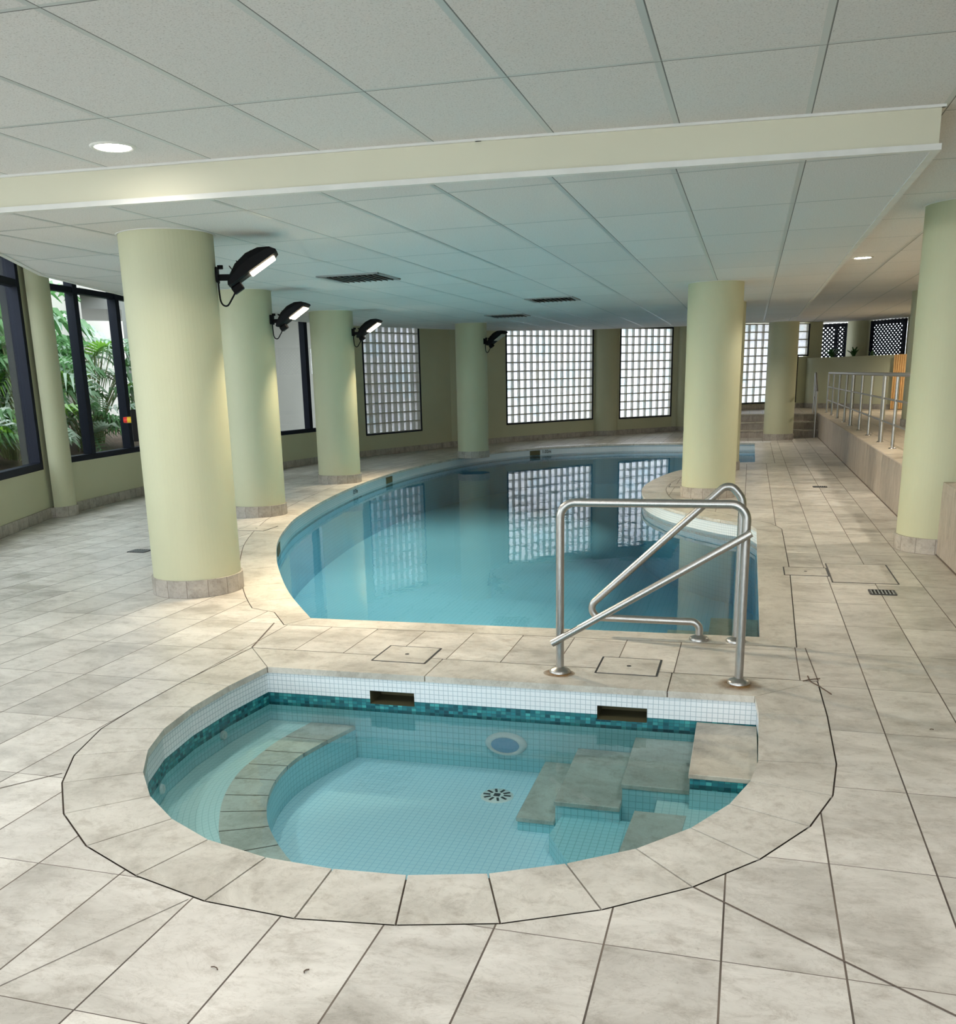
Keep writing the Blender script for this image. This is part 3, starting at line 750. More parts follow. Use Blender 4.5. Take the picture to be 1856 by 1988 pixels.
# emergency stop on the first column
bb = -.6045
R1 = Vector((-3.86, 6.09, 0)); view = R1.normalized(); leftv = Vector((-view.y, view.x, 0)); leftv = leftv if leftv.x < 0 else -leftv
t = thing('emergency_stop', 'black box with red and yellow push button on the left side of the nearest column', 'push button', tuple(R1 + leftv * .315 + Vector((0, 0, 1.2))))
R = Matrix((leftv, view, Vector((0, 0, 1)))).transposed()
b = MB(); b.box(R1 + leftv * .33 + view * .02 + Vector((0, 0, 1.205)), (.045, .09, .22), mat=R, bev=.006); b.build('enclosure', M['black'], t)
b = MB(); q = R1 + leftv * .35 + view * .02 + Vector((0, 0, 1.245)); b.cyl(q, q + leftv * .03, .021, 20); b.build('collar', M['yellow'], t)
b = MB(); b.cyl(q + leftv * .03, q + leftv * .055, .022, 20, r2=.019); b.build('mushroom_button', M['red'], t)

# ------------------------------------------------------------------ coping rings
def coping_ring(name, IN, OUT, joints, parent, z=0.0, th=.032, gap=.006, over=.012, mat=None):
    """stones between joint indices; IN/OUT same length closed lists"""
    b = MB(); n = len(IN); g = MB()
    INo = offset(IN, -over); INg = [tuple(p) for p in offset(IN, -.0015)]; OUT0 = [tuple(p) for p in offset(OUT, .12)]; OUT = [tuple(p) for p in offset(OUT, -.006)]
    for i in range(n):
        j = (i + 1) % n
        g.face([(*INg[i], z - .010), (*INg[j], z - .010), (*INg[j], z - .035), (*INg[i], z - .035)])
        g.face([(*IN[i], z - .010), (*IN[j], z - .010), (*OUT0[j], z - .010), (*OUT0[i], z - .010)])
    for a_i in range(len(joints)):
        s0 = joints[a_i]; s1 = joints[(a_i + 1) % len(joints)]
        idx = [s0]; k = s0
        while k != s1: k = (k + 1) % n; idx.append(k)
        I = [Vector(INo[k]) for k in idx]; O = [Vector(OUT[k]) for k in idx]
        for L1 in (I, O):
            L1[0] = L1[0] + (L1[1] - L1[0]).normalized() * gap / 2; L1[-1] = L1[-1] + (L1[-2] - L1[-1]).normalized() * gap / 2
        u = random.random() * 20
        for k in range(len(idx) - 1):
            b.face([(*I[k], z), (*I[k + 1], z), (*O[k + 1], z), (*O[k], z)])
            b.face([(*I[k], z), (*I[k + 1], z), (*I[k + 1], z - th), (*I[k], z - th)])
            b.face([(*I[k], z - th), (*I[k + 1], z - th), (*O[k + 1], z - th), (*O[k], z - th)])
        for k in (0, -1): b.face([(*I[k], z), (*O[k], z), (*O[k], z - th), (*I[k], z - th)])
    o = b.build(name, M['coping'], parent); g.build('coping_bed', M['grout'], parent)
    return o

# ------------------------------------------------------------------ spa
spa = thing('spa_pool', 'D-shaped tiled spa pool sunk in the floor in front, with steps and bench', 'spa pool', (-1.2, 3.5, 0))
coping_ring('coping', SPA_IN, SPA_OUT, list(range(len(SPA_IN))), spa)
def lining(b, P, z0, z1, close=True, u=0.0, skip=(), mi=0):
    n = len(P)
    for i in range(n if close else n - 1):
        a, c_ = Vector(P[i][:2]), Vector(P[(i + 1) % n][:2]); l = (c_ - a).length
        if i not in skip: b.face([(a.x, a.y, z0), (c_.x, c_.y, z0), (c_.x, c_.y, z1), (a.x, a.y, z1)], [(u, z0), (u + l, z0), (u + l, z1), (u, z1)], mi)
        u += l
# back edge runs (.10,4.43) -> (-.31,4.42) -> (-1.52,4.40) -> (-2.41,4.38): indexes 20, 21, 22
SPA_W = [p for p in SPA_IN]
HOLES = [(-1.826, -1.583), (-.643, -.403)]
def backy(x): return 4.43 + (x - .10) * (.05 / 2.51)
b = MB(); ts = MB(); tl = MB()
lining(b, SPA_W, -.145, -.030, skip=(20, 21, 22)); lining(tl, SPA_W, -.215, -.145, skip=(20, 21, 22)); lining(ts, SPA_W, SPA_FLOOR_Z, -.215, skip=(20, 21, 22))
def backstrip(bb_, z0, z1, holes):
    xs = [-2.41] + [x for h in HOLES for x in h] + [.10]
    for k in range(len(xs) - 1):
        if holes and k % 2 == 1: continue
        x0, x1 = xs[k], xs[k + 1]
        bb_.face([(x0, backy(x0), z0), (x1, backy(x1), z0), (x1, backy(x1), z1), (x0, backy(x0), z1)], [(x0, z0), (x1, z0), (x1, z1), (x0, z1)])
backstrip(b, -.100, -.030, False); backstrip(b, -.145, -.100, True); backstrip(tl, -.172, -.145, True); backstrip(tl, -.215, -.172, False); backstrip(ts, SPA_FLOOR_Z, -.215, False)
b.build('white_tile_band', M['mos_white'], spa); tl.build('teal_tile_band', M['mos_teal'], spa); ts.build('basin_wall', M['mos_wall'], spa)
b = MB()
for t3 in tessellate_polygon([[Vector((*p, 0)) for p in SPA_W]]):
    a, q, c_ = [Vector((*SPA_W[i], SPA_FLOOR_Z)) for i in t3]
    if (q - a).cross(c_ - a).z < 0: q, c_ = c_, q
    b.face([a, q, c_])
b.build('basin_floor', M['mos_aqua'], spa)
for x0, x1 in HOLES:
    b = MB(); y0, y1 = backy(x0), backy(x1); D = .16; z0, z1 = -.172, -.100
    b.face([(x0, y0, z0), (x1, y1, z0), (x1, y1 + D, z0), (x0, y0 + D, z0)]); b.face([(x0, y0, z1), (x1, y1, z1), (x1, y1 + D, z1), (x0, y0 + D, z1)])
    b.face([(x0, y0 + D, z0), (x1, y1 + D, z0), (x1, y1 + D, z1), (x0, y0 + D, z1)]); b.face([(x0, y0, z0), (x0, y0 + D, z0), (x0, y0 + D, z1), (x0, y0, z1)]); b.face([(x1, y1, z0), (x1, y1 + D, z0), (x1, y1 + D, z1), (x1, y1, z1)])
    b.build('skimmer_opening', M['dark_hole'], spa)
# curved bench on the left: mosaic seat and stone edge
edge_out = catmull([(-1.915, 4.385), (-1.955, 4.10), (-2.04, 3.89), (-2.03, 3.70), (-1.965, 3.50), (-1.87, 3.32), (-1.76, 3.16), (-1.58, 2.97), (-1.40, 2.82)], 5)
edge_out = catmull([(-1.915, 4.385), (-1.99, 4.10), (-2.025, 3.89), (-2.01, 3.68), (-1.955, 3.48), (-1.87, 3.30), (-1.76, 3.14), (-1.58, 2.95), (-1.30, 2.72), (-1.1, 2.60)], 5)
edge_in = catmull([(-2.17, 4.385), (-2.22, 4.10), (-2.225, 3.87), (-2.21, 3.66), (-2.15, 3.44), (-2.06, 3.24), (-1.93, 3.03), (-1.72, 2.84), (-1.45, 2.62), (-1.2, 2.50)], 5)
SEAT = -.30
b = MB(); m = len(edge_in)
wallpts = [Vector(p) for p in [(-2.41, 4.38), (-2.45, 4.03), (-2.455, 3.70), (-2.42, 3.41), (-2.34, 3.17), (-2.22, 2.96), (-2.06, 2.77), (-1.87, 2.62), (-1.66, 2.51), (-1.41, 2.445)]]
wp = catmull(wallpts, 5)
u = 0
for i in range(m - 1):
    l = (edge_in[i + 1] - edge_in[i]).length
    A, B_, C_, D_ = wp[i], wp[i + 1], edge_in[i + 1], edge_in[i]
    b.face([(*A, SEAT - .004), (*B_, SEAT - .004), (*C_, SEAT - .004), (*D_, SEAT - .004)], [(u, 0), (u + l, 0), (u + l, (C_ - B_).length), (u, (D_ - A).length)]); u += l
seat = b.build('bench_seat', M['mos_seat'], spa)
b = MB(); u = 0
for i in range(m - 1):
    A, B_ = edge_out[i], edge_out[i + 1]; l = (B_ - A).length
    b.face([(*A, SPA_FLOOR_Z), (*B_, SPA_FLOOR_Z), (*B_, SEAT - .02), (*A, SEAT - .02)], [(u, SPA_FLOOR_Z), (u + l, SPA_FLOOR_Z), (u + l, SEAT), (u, SEAT)]); u += l
b.build('bench_front', M['mos_wall'], spa)
b = MB(); g = MB()
for i in range(m - 1):
    g.face([(*edge_in[i], SEAT - .003), (*edge_in[i + 1], SEAT - .003), (*edge_out[i + 1], SEAT - .003), (*edge_out[i], SEAT - .003)])
stp = 4
for a in range(0, m - 1, stp):
    z = min(a + stp, m - 1); I = [edge_in[k].copy() for k in range(a, z + 1)]; O = [edge_out[k].copy() for k in range(a, z + 1)]
    for q in (I, O): q[0] = q[0] + (q[1] - q[0]).normalized() * .003; q[-1] = q[-1] + (q[-2] - q[-1]).normalized() * .003
    for k in range(len(I) - 1):
        b.face([(*I[k], SEAT), (*I[k + 1], SEAT), (*O[k + 1], SEAT), (*O[k], SEAT)])
        b.face([(*O[k], SEAT), (*O[k + 1], SEAT), (*O[k + 1], SEAT - .022), (*O[k], SEAT - .022)])
be = b.build('bench_edging', M['sub_stone'], spa); g.build('edging_bed', M['grout'], be)
# steps along the back wall on the right
for (x0, x1, y0, z) in ((-.17, .105, 3.79, -.150), (-.455, -.165, 3.85, -.25), (-.735, -.45, 3.78, -.33), (-.90, -.73, 3.76, -.415)):
    b = MB(); y1 = backy(x0)
    b.box(((x0 + x1) / 2, (y0 + y1) / 2, z - .011), (x1 - x0, y1 - y0, .022), bev=.003)
    st = b.build('step_tread', M['tread'] if z > -.2 else M['sub_stone'], spa)
    b = MB(); b.box(((x0 + x1) / 2 + .003, (y0 + y1) / 2 + .003, (z - .022 + SPA_FLOOR_Z) / 2), (x1 - x0 - .006, y1 - y0 - .006, z - .022 - SPA_FLOOR_Z))
    if z > -.2:
        b = MB(); b.box(((x0 + x1) / 2 + .003, (y0 + y1) / 2 + .003, (-.22 + SPA_FLOOR_Z) / 2), (x1 - x0 - .006, y1 - y0 - .006, -.22 - SPA_FLOOR_Z)); b.build('step_base', M['mos_wall'], st)
        b = MB(); b.box(((x0 + x1) / 2 + .003, (y0 + y1) / 2 + .003, -.196), (x1 - x0 - .006, y1 - y0 - .006, .048))
    b.build('step_riser', M['mos_teal'] if z > -.2 else M['mos_wall'], st)
# seat under the right-hand rim: mosaic slab with a stone nosing
RS = -.31
b = MB(); b.prism([(-.30, 3.85), (-.30, 3.3), (-.36, 3.05), (-.30, 2.80), (-.11, 2.98), (.01, 3.20), (.08, 3.42), (.11, 3.63), (.11, 3.85)], SPA_FLOOR_Z, RS, 0)
b.build('side_seat', M['mos_seat'], spa)
b = MB(); b.prism([(-.17, 3.72), (-.38, 3.72), (-.40, 3.3), (-.46, 2.95), (-.5, 2.70), (-.30, 2.78), (-.2, 3.2)], RS - .02, RS + .003, 0)
b.build('side_seat_edging', M['sub_stone'], spa)
b = MB(); b.prism([(-.70, 3.80), (-.72, 3.60), (-.50, 3.2), (-.44, 3.0), (-.2, 3.0), (-.2, 3.80)], SPA_FLOOR_Z, -.40, 0)
b.build('seat_riser', M['mos_wall'], spa)
# underwater light
lx = -1.10; ly = backy(lx)
b = MB(); V = []
prof = [(.108, 0), (.108, .012), (.095, .03), (.078, .034), (.072, .026)]
n = 40; F = []
for r, d in prof:
    for k in range(n): a = 2 * PI * k / n; V.append((lx + r * math.cos(a), ly - d, -.335 + r * .56 * math.sin(a)))
for i in range(len(prof) - 1):
    for k in range(n): F.append((i * n + k, i * n + (k + 1) % n, (i + 1) * n + (k + 1) % n, (i + 1) * n + k))
b.mesh(V, F); lt = b.build('underwater_light', M['spa_fit'], spa)
b = MB(); b.face([(lx + .073 * math.cos(2 * PI * k / n), ly - .027, -.335 + .041 * math.sin(2 * PI * k / n)) for k in range(n)]); b.build('light_lens', M['blue_lens'], lt)
# floor drain
b = MB(); b.lathe((-1.07, 4.09, SPA_FLOOR_Z), [(.0, .006), (.02, .006), (.075, .005), (.08, 0)], 24)
dr = b.build('drain_cover', M['spa_fit'], spa)
b = MB()
for k in range(10):
    a = 2 * PI * k / 10; c = Vector((-1.07 + .05 * math.cos(a), 4.09 + .05 * math.sin(a), SPA_FLOOR_Z + .0065))
    b.box(c, (.034, .011, .002), a)
b.box((-1.07, 4.09, SPA_FLOOR_Z + .007), (.03, .03, .002)); b.build('drain_slots', M['slate'], dr)
# jets on the left bench wall and one low on the bench front
for (x, y, z) in ((-2.447, 3.95, -.235), (-2.375, 3.30, -.235)):
    b = MB(); c = Vector((x, y, z)); inw = Vector((.97, -.15 if y > 3.6 else .3, 0)).normalized()
    b.cyl(c, c + inw * .012, .024, 20, r2=.020); b.cyl(c + inw * .012, c + inw * .016, .010, 16); b.build('water_jet', M['spa_fit'], spa)
b = MB(); c = Vector((-1.855, 3.26, -.40)); inw = Vector((.8, -.45, 0)).normalized(); b.cyl(c, c + inw * .012, .026, 20); b.cyl(c + inw * .012, c + inw * .02, .014, 14)
b.build('suction_fitting', M['slate'], spa)
b = MB(); P_ = offset(SPA_IN, -.0005)
for t3 in tessellate_polygon([[Vector((*p, 0)) for p in P_]]):
    a, q, c_ = [Vector((*P_[i], SPA_WATER_Z)) for i in t3]
    if (q - a).cross(c_ - a).z < 0: q, c_ = c_, q
    b.face([a, q, c_])
tag(weld(b.build('spa_water', M['water_spa'])), 'clear rippling pale aqua water filling the D-shaped spa', 'water', kind='stuff')

# ------------------------------------------------------------------ main pool
pool = thing('swimming_pool', 'large curved blue tiled swimming pool beyond the spa', 'swimming pool', (-2.5, 12, 0))
def arc_joints(P, step):
    J = [0]; acc = 0
    for i in range(1, len(P)):
        acc += (Vector(P[i]) - Vector(P[i - 1])).length
        if acc >= step: J.append(i); acc = 0
    return J
coping_ring('coping', POOL_IN, POOL_OUT, arc_joints(POOL_IN, .55), pool)
b = MB(); lining(b, POOL_IN, POOL_WATER_Z - .03, -.030); b.build('waterline_tile_band', M['mos_white'], pool)
b = MB(); lining(b, POOL_IN, POOL_WATER_Z - .058, POOL_WATER_Z - .03); b.build('dark_tile_line', M['mos_teal'], pool)
b = MB(); lining(b, POOL_IN, POOL_FLOOR_Z, POOL_WATER_Z - .058); b.build('basin_wall', M['mos_pool'], pool)
b = MB()
for t3 in tessellate_polygon([[Vector((*p, 0)) for p in POOL_IN]]):
    a, q, c_ = [Vector((*POOL_IN[i], POOL_FLOOR_Z)) for i in t3]
    if (q - a).cross(c_ - a).z < 0: q, c_ = c_, q
    b.face([a, q, c_])
b.build('basin_floor', M['mos_pool'], pool)
for (x0, x1, z) in ((-.19, .125, POOL_WATER_Z - .05), (-.48, -.195, POOL_WATER_Z - .15), (-.78, -.485, POOL_WATER_Z - .30)):
    b = MB(); b.box(((x0 + x1) / 2, 6.10, z - .012), (x1 - x0, 1.20, .024), bev=.003); st = b.build('step_tread', M['sub_stone'], pool)
    b = MB(); b.box(((x0 + x1) / 2, 6.10, (z - .024 + POOL_FLOOR_Z) / 2), (x1 - x0 - .008, 1.18, z - .024 - POOL_FLOOR_Z)); b.build('step_riser', M['mos_pool'], st)
def on_pool(pt_, want='left'):
    """closest point of the pool wall and its inward normal"""
    best = None; p = Vector(pt_)
    for i in range(len(POOL_IN)):
        a, c_ = Vector(POOL_IN[i]), Vector(POOL_IN[(i + 1) % len(POOL_IN)]); d = c_ - a
        t_ = max(0, min(1, (p - a).dot(d) / d.length_squared)); q = a + d * t_
        if best is None or (q - p).length < best[0]:
            tn = d.normalized(); nn = Vector((-tn.y, tn.x)) * (1 if area2(POOL_IN) > 0 else -1); best = ((q - p).length, q, nn, tn)
    return best[1:]
for p in ((-5.37, 14.67), (-4.31, 20.1), (-4.31, 8.3)):
    q, nn, tn = on_pool(p)
    R = Matrix((Vector((*tn, 0)), Vector((*nn, 0)), Vector((0, 0, 1)))).transposed()
    b = MB(); b.box((q.x + nn.x * .003, q.y + nn.y * .003, -.098), (.30, .012, .10), mat=R, bev=.002); fr = b.build('skimmer_opening', M['dark_hole'], pool)  # flat plate; the opening's shade is put into its dark colour
def depth_mark(p, txt):
    q, nn, tn = on_pool(p)
    x = -Vector((*tn, 0)) if Vector((*tn, 0)).cross(Vector((0, 0, 1))).dot(Vector((*nn, 0))) < 0 else Vector((*tn, 0))
    n3 = Vector((*nn, 0)); up = Vector((0, 0, 1))
    R = Matrix((x, n3, up)).transposed()
    c3 = Vector((q.x, q.y, -.085))
    b = MB(); b.box(c3 + n3 * .002, (.26, .006, .10), mat=R, bev=.001); pl = b.build('depth_marker_tile', M['marker'], pool)
    cu = bpy.data.curves.new('depth_text', 'FONT'); cu.body = txt; cu.size = .088; cu.align_x = 'CENTER'; cu.align_y = 'CENTER'; cu.extrude = .0006; cu.offset = .0015
    cu.materials.append(M['ink'])
    o = bpy.data.objects.new('depth_text', cu); C.objects.link(o); o.parent = pl
    pos = c3 + n3 * .0062 - Vector(pool.location)
    o.rotation_euler = Matrix((x, up, n3)).transposed().to_euler()
    o.location = c3 + n3 * .0062
    bpy.context.view_layer.update()
    me = bpy.data.meshes.new_from_object(o); bpy.data.objects.remove(o)
    me.transform(Matrix.Translation(c3 + n3 * .0062) @ Matrix((x, up, n3)).transposed().to_4x4())
    o = bpy.data.objects.new('depth_text', me); C.objects.link(o); o.parent = pl
depth_mark((-5.41, 12.93), '0.97m'); depth_mark((-4.1, 20.33), '1.02m')
b = MB()
for t3 in tessellate_polygon([[Vector((*p, 0)) for p in POOL_IN]]):
    a, q, c_ = [Vector((*POOL_IN[i], POOL_WATER_Z)) for i in t3]
    if (q - a).cross(c_ - a).z < 0: q, c_ = c_, q
    b.face([a, q, c_])
tag(weld(b.build('pool_water', M['water_pool'])), 'calm blue water of the big curved pool, mirroring windows and columns', 'water', kind='stuff')

# ------------------------------------------------------------------ stainless handrails
def flange(b, x, y, r=.021, z=0.0):
    b.lathe((x, y, z), [(0.0, .030), (r, .030), (r + .004, .027), (.046, .018), (.054, .010), (.054, 0)], 40)
t = thing('spa_handrail', 'stainless steel handrail with a sloping bar standing on the spa edge', 'handrail', (-.43, 4.6, 0))
X0, X1, Y_ = -.862, .012, 4.60; R_T = .0205
b = MB(); b.tube(fillet([(X0, Y_, .005), (X0, Y_, .866), (X1, Y_, .866), (X1, Y_, .005)], .075, 10), R_T, 20); b.build('hoop', M['steel'], t)
b = MB(); b.tube([(-.895, Y_ - .038, .160), (.035, Y_ - .038, .738)], .018, 20)
b.cyl((X0, Y_ - .04, .181), (X0, Y_, .181), .010, 12); b.cyl((X1, Y_ - .04, .724), (X1, Y_, .724), .010, 12)
b.build('sloping_grab_bar', M['steel'], t)
for x in (X0, X1): b = MB(); flange(b, x, Y_); b.build('base_flange', M['steel'], t)
t = thing('pool_handrail', 'stainless steel Z-shaped handrail at the pool steps, behind the spa rail', 'handrail', (-.1, 5.36, 0))
YP = 5.365
b = MB(); b.tube(fillet([(-.212, YP, .005), (-.212, YP, .103), (-.885, YP, .103), (-.086, YP, .842), (-.018, YP, .842), (-.018, YP, .005)][:3] + [(-.90, YP, .125), (-.10, YP, .862), (-.012, YP, .80), (-.012, YP, .005)], [.07, .06, .06, .06, .10], 10), .021, 20) if False else b.tube(fillet([(-.212, YP, .005), (-.212, YP, .103), (-.90, YP, .103), (-.085, YP, .885), (-.012, YP, .80), (-.012, YP, .005)], [.075, .055, .075, .09], 12), .021, 20)
b.build('bent_tube', M['steel'], t)
for x in (-.212, -.012): b = MB(); flange(b, x, YP); b.build('base_flange', M['steel'], t)

# railing on the platform
t = thing('platform_railing', 'long stainless railing with upright posts along the raised platform edge', 'railing', (1.69, 17, .5))
RX = 1.69; posts = [23.85, 22.43, 20.95, 19.44, 18.27, 16.78, 15.48, 14.06, 12.88, 11.7, 10.6]
for k, y in enumerate(posts):
    b = MB()
    if y in (18.27, 14.06):
        for dy in (-.045, .045): b.cyl((RX, y + dy, .5), (RX, y + dy, 1.375), .024, 16)
    else: b.cyl((RX, y, .5), (RX, y, 1.35), .021, 16)
    b.lathe((RX, y, .5), [(.02, .012), (.04, .010), (.045, 0)], 20)
    b.build('post', M['steel'], t)
for z, r, nm in ((1.375, .024, 'top_rail'), (1.07, .013, 'middle_rail'), (.78, .013, 'lower_rail')):
    b = MB(); b.tube([(RX, 23.85, z), (RX, 10.4, z)], r, 14); b.build(nm, M['steel'], t)
t = thing('stair_handrail', 'dark looking sloping steel handrail beside the far steps', 'handrail', (1.4, 23.3, 0))
for (y, z0, z1) in ((22.95, 0, 1.0), (23.80, .5, 1.38)):
    b = MB(); b.cyl((1.40, y, z0), (1.40, y, z1), .024, 16); b.build('post', M['steel'], t)
for dz, r in ((0, .024), (-.28, .014), (-.52, .014)):
    b = MB(); b.tube([(1.40, 22.95, 1.0 + dz), (1.40, 23.80, 1.38 + dz)], r, 12); b.build('sloping_rail', M['steel'], t)

# ------------------------------------------------------------------ floor fittings
def cover(x0, x1, y0, y1, label, hole=True, dark=('l', 'r')):
    cx, cy = (x0 + x1) / 2, (y0 + y1) / 2
    t = thing('access_cover', label, 'access cover', (cx, cy, 0), 'tiled access covers in the deck')
    b = MB(); w, h = x1 - x0, y1 - y0
    b.box((cx, cy, .0014), (w - .012, h - .012, .0025)); b.build('tile_inlay', M['coping'], t)
    b = MB()
    for (a, c_, ww, hh) in ((cx, y0, w, .004), (cx, y1, w, .004), (x0, cy, .009, h), (x1, cy, .009, h)): b.box((a, c_, .0012), (ww, hh, .0026))
    b.build('recess_gap', M['slate'], t)
    if hole: b = MB(); b.cyl((cx, cy, .002), (cx, cy, .0036), .012, 20); b.build('lifting_hole', M['slate'], t)
cover(-1.89, -1.59, 4.595, 4.895, 'square tiled access cover between pool and spa, left of the handrails')
cover(-.685, -.38, 4.625, 4.915, 'square tiled access cover under the spa handrail')
cover(.305, .61, 7.30, 7.61, 'tiled access cover with a dark end slot right of the pool, beside the coping')
cover(.62, 1.05, 7.09, 7.80, 'large faintly outlined tiled cover near the right column', hole=False)
cover(-5.06, -4.73, 8.75, 9.08, 'tiled access cover between the first and second left columns')
cover(-.98, -.66, 13.0, 13.35, 'tiled access cover on the peninsula next to its column', hole=False)
def drain(x, y, w, h, label):
    t = thing('floor_drain', label, 'floor drain', (x, y, 0), 'black floor drains')
    b = MB()
    for (a, c_, ww, hh) in ((x, y - h / 2, w, .012), (x, y + h / 2, w, .012), (x - w / 2, y, .012, h), (x + w / 2, y, .012, h)): b.box((a, c_, .003), (ww, hh, .005))
    b.build('frame', M['slate'], t)
    b = MB(); b.box((x, y, .0012), (w, h, .002)); b.build('pit', M['black'], t)
    b = MB(); k_ = max(4, int(w / .022))
    for k in range(k_): b.box((x - w / 2 + (k + .5) * w / k_, y, .0035), (.008, h, .003))
    b.build('grate_bars', M['grille'], t)
drain(.91, 6.80, .155, .14, 'black slotted floor drain in front of the right column')
drain(.91, 13.12, .16, .12, 'dark floor drain further up the walkway by the ramp')
drain(-5.33, 7.48, .17, .14, 'dark floor drain behind the nearest left column')
b = MB(); b.tube(catmull([(.335, 4.775, .004), (.345, 4.68, .006), (.375, 4.60, .012), (.425, 4.51, .004)], 5), .0028, 7); b.tube(catmull([(.31, 4.69, .004), (.34, 4.71, .006), (.39, 4.745, .004)], 4), .0025, 7)
tag(b.build('plastic_tie', M['twig']), 'thin brown cut tie lying on the tiles right of the handrail foot', 'cable tie')
for (x, y, a, lab) in ((-1.255, 1.875, .4, 'tiny curled leaf scrap on the tiles at bottom left of centre'), (-1.01, 1.93, 1.9, 'tiny dry leaf scrap on the tiles just right of the other scrap'), (.79, 4.12, 1.2, 'tiny dark speck of debris on the tiles at the right')):
    b = MB(); pts = [(x + .012 * math.cos(a + k * .7), y + .012 * math.sin(a + k * .7), .002 + .001 * k) for k in range(4)]
    b.tube(pts, .0016, 6); tag(b.build('leaf_scrap', M['twig']), lab, 'leaf scrap', 'debris on the tiles')
for (x, y, sc) in ((.012, 4.585, 1.0), (-.862, 4.59, .62)):
    b = MB(); n = 24
    b.face([(x + .13 * sc * math.cos(2 * PI * k / n), y - .02 * sc + .11 * sc * math.sin(2 * PI * k / n), .0022) for k in range(n)])
    o = b.build('rust_stain', M['rust'], floor, origin=(x, y - .01, 0)); o.location = (x, y - .01, 0)

# ------------------------------------------------------------------ planter wall, lattice and plants at the far right
b = MB()
pc = catmull([(1.36, 27.25), (1.42, 26.98), (1.62, 26.80), (1.95, 26.60), (2.35, 26.15), (2.72, 25.62), (3.05, 25.25), (3.46, 24.92), (4.0, 24.7)], 6)
for i in range(len(pc) - 1):
    a, c_ = pc[i], pc[i + 1]; d = (c_ - a).normalized(); nn = Vector((-d.y, d.x)); a2, c2 = a + nn * .16, c_ + nn * .16
    b.face([(*a, .5), (*c_, .5), (*c_, 1.75), (*a, 1.75)], smooth=True); b.face([(*a, 1.75), (*c_, 1.75), (*c2, 1.75), (*a2, 1.75)]); b.face([(*a2, .5), (*c2, .5), (*c2, 1.75), (*a2, 1.75)], smooth=True)
pw = struct(weld(b.build('planter_wall', M['paint'])))
b = MB(); u = 0
for i in range(len(pc) - 1):
    a, c_ = pc[i], pc[i + 1]; l = (c_ - a).length; d = (c_ - a).normalized(); nn = Vector((-d.y, d.x)); A, B_ = a - nn * .012, c_ - nn * .012
    b.face([(*A, .5), (*B_, .5), (*B_, .62), (*A, .62)], [(u, 0), (u + l, 0), (u + l, .12), (u, .12)]); b.face([(*A, .62), (*B_, .62), (*c_, .62), (*a, .62)]); u += l
b.build('planter_skirting', M['skirt'], pw)
b = MB(); b.face([(1.45, 27.1, 1.66), (2.0, 26.75, 1.66), (2.9, 25.7, 1.66), (4.1, 24.9, 1.66), (4.6, 28.6, 1.66), (1.45, 28.9, 1.66)]); b.build('planter_soil', M['soil'], pw)
def lattice(A, B, z0, z1, label, post=None):
    A_, B_ = Vector(A), Vector(B); d = (B_ - A_).normalized(); ang = math.atan2(d.y, d.x); l = (B_ - A_).length
    c = (A_ + B_) / 2
    t = thing('lattice_screen', label, 'lattice screen', (c.x, c.y, z0), 'black diamond lattice screens')
    b = MB(); w = .075
    for (u, z, lu, lz) in ((l / 2, z0 + w / 2, l, w), (l / 2, z1 - w / 2, l, w), (w / 2, (z0 + z1) / 2, w, z1 - z0), (l - w / 2, (z0 + z1) / 2, w, z1 - z0)):
        p = A_ + d * u; b.box((p.x, p.y, z), (lu, .06, lz), ang)
    if post: p = A_ + d * post; b.box((p.x, p.y, (z0 + z1) / 2), (.09, .09, z1 - z0), ang)
    b.build('frame', M['black_frame'], t)
    b = MB(); H = z1 - z0; st = .105; nn = Vector((-d.y, d.x, 0)); d3 = Vector((d.x, d.y, 0))
    for sgn in (1, -1):
        k = -H
        while k < l:
            # segment u = k + s, z = s (or mirrored), clipped to the panel
            s0 = max(0, -k); s1 = min(H, l - k)
            if s1 > s0 + .02:
                ua, ub = k + s0, k + s1; za, zb = (s0, s1) if sgn == 1 else (H - s0, H - s1)
                p = Vector((*A_, z0)) + d3 * ua + Vector((0, 0, za)); q = Vector((*A_, z0)) + d3 * ub + Vector((0, 0, zb))
                ax = (q - p).normalized(); bz = ax.cross(nn); mid = (p + q) / 2 + nn * (.008 * sgn)
                b.box(mid, ((q - p).length, .012, .046), mat=Matrix((ax, nn, bz)).transposed())
            k += st
    b.build('laths', M['black_frame'], t)
lattice((1.42, 28.35), (2.36, 28.15), 1.68, 2.62, 'black lattice screen beside the glass blocks, with a dark post across it', post=.70)
lattice((2.90, 27.75), (3.62, 26.95), 1.68, 2.63, 'black lattice screen right of the green pier, above the timber battens')
b = MB(); b.cyl((2.66, 28.0, .5), (2.66, 28.0, Z_UP), .31, 40, caps=False)
tag(b.build('pier', M['paint']), 'olive round pier standing between the two lattice screens', 'column')
t = thing('batten_screen', 'panel of upright tan timber battens right of the cream planter wall', 'timber screen', (3.3, 24.9, .5))
b = MB(); A = Vector((3.16, 25.02)); B_ = Vector((3.62, 24.72)); d = B_ - A; ang = math.atan2(d.y, d.x)
b.box(((A.x + B_.x) / 2, (A.y + B_.y) / 2, 1.13), (d.length, .012, 1.24), ang); b.build('backing_panel', M['timber'], t)
b = MB()
for k in range(11):
    p = A + d * (k + .5) / 11; b.box((p.x + .015 * -d.y / d.length * -1, p.y - .015, 1.13), (.030, .03, 1.24), ang, bev=.004)
b.build('battens', M['timber'], t)

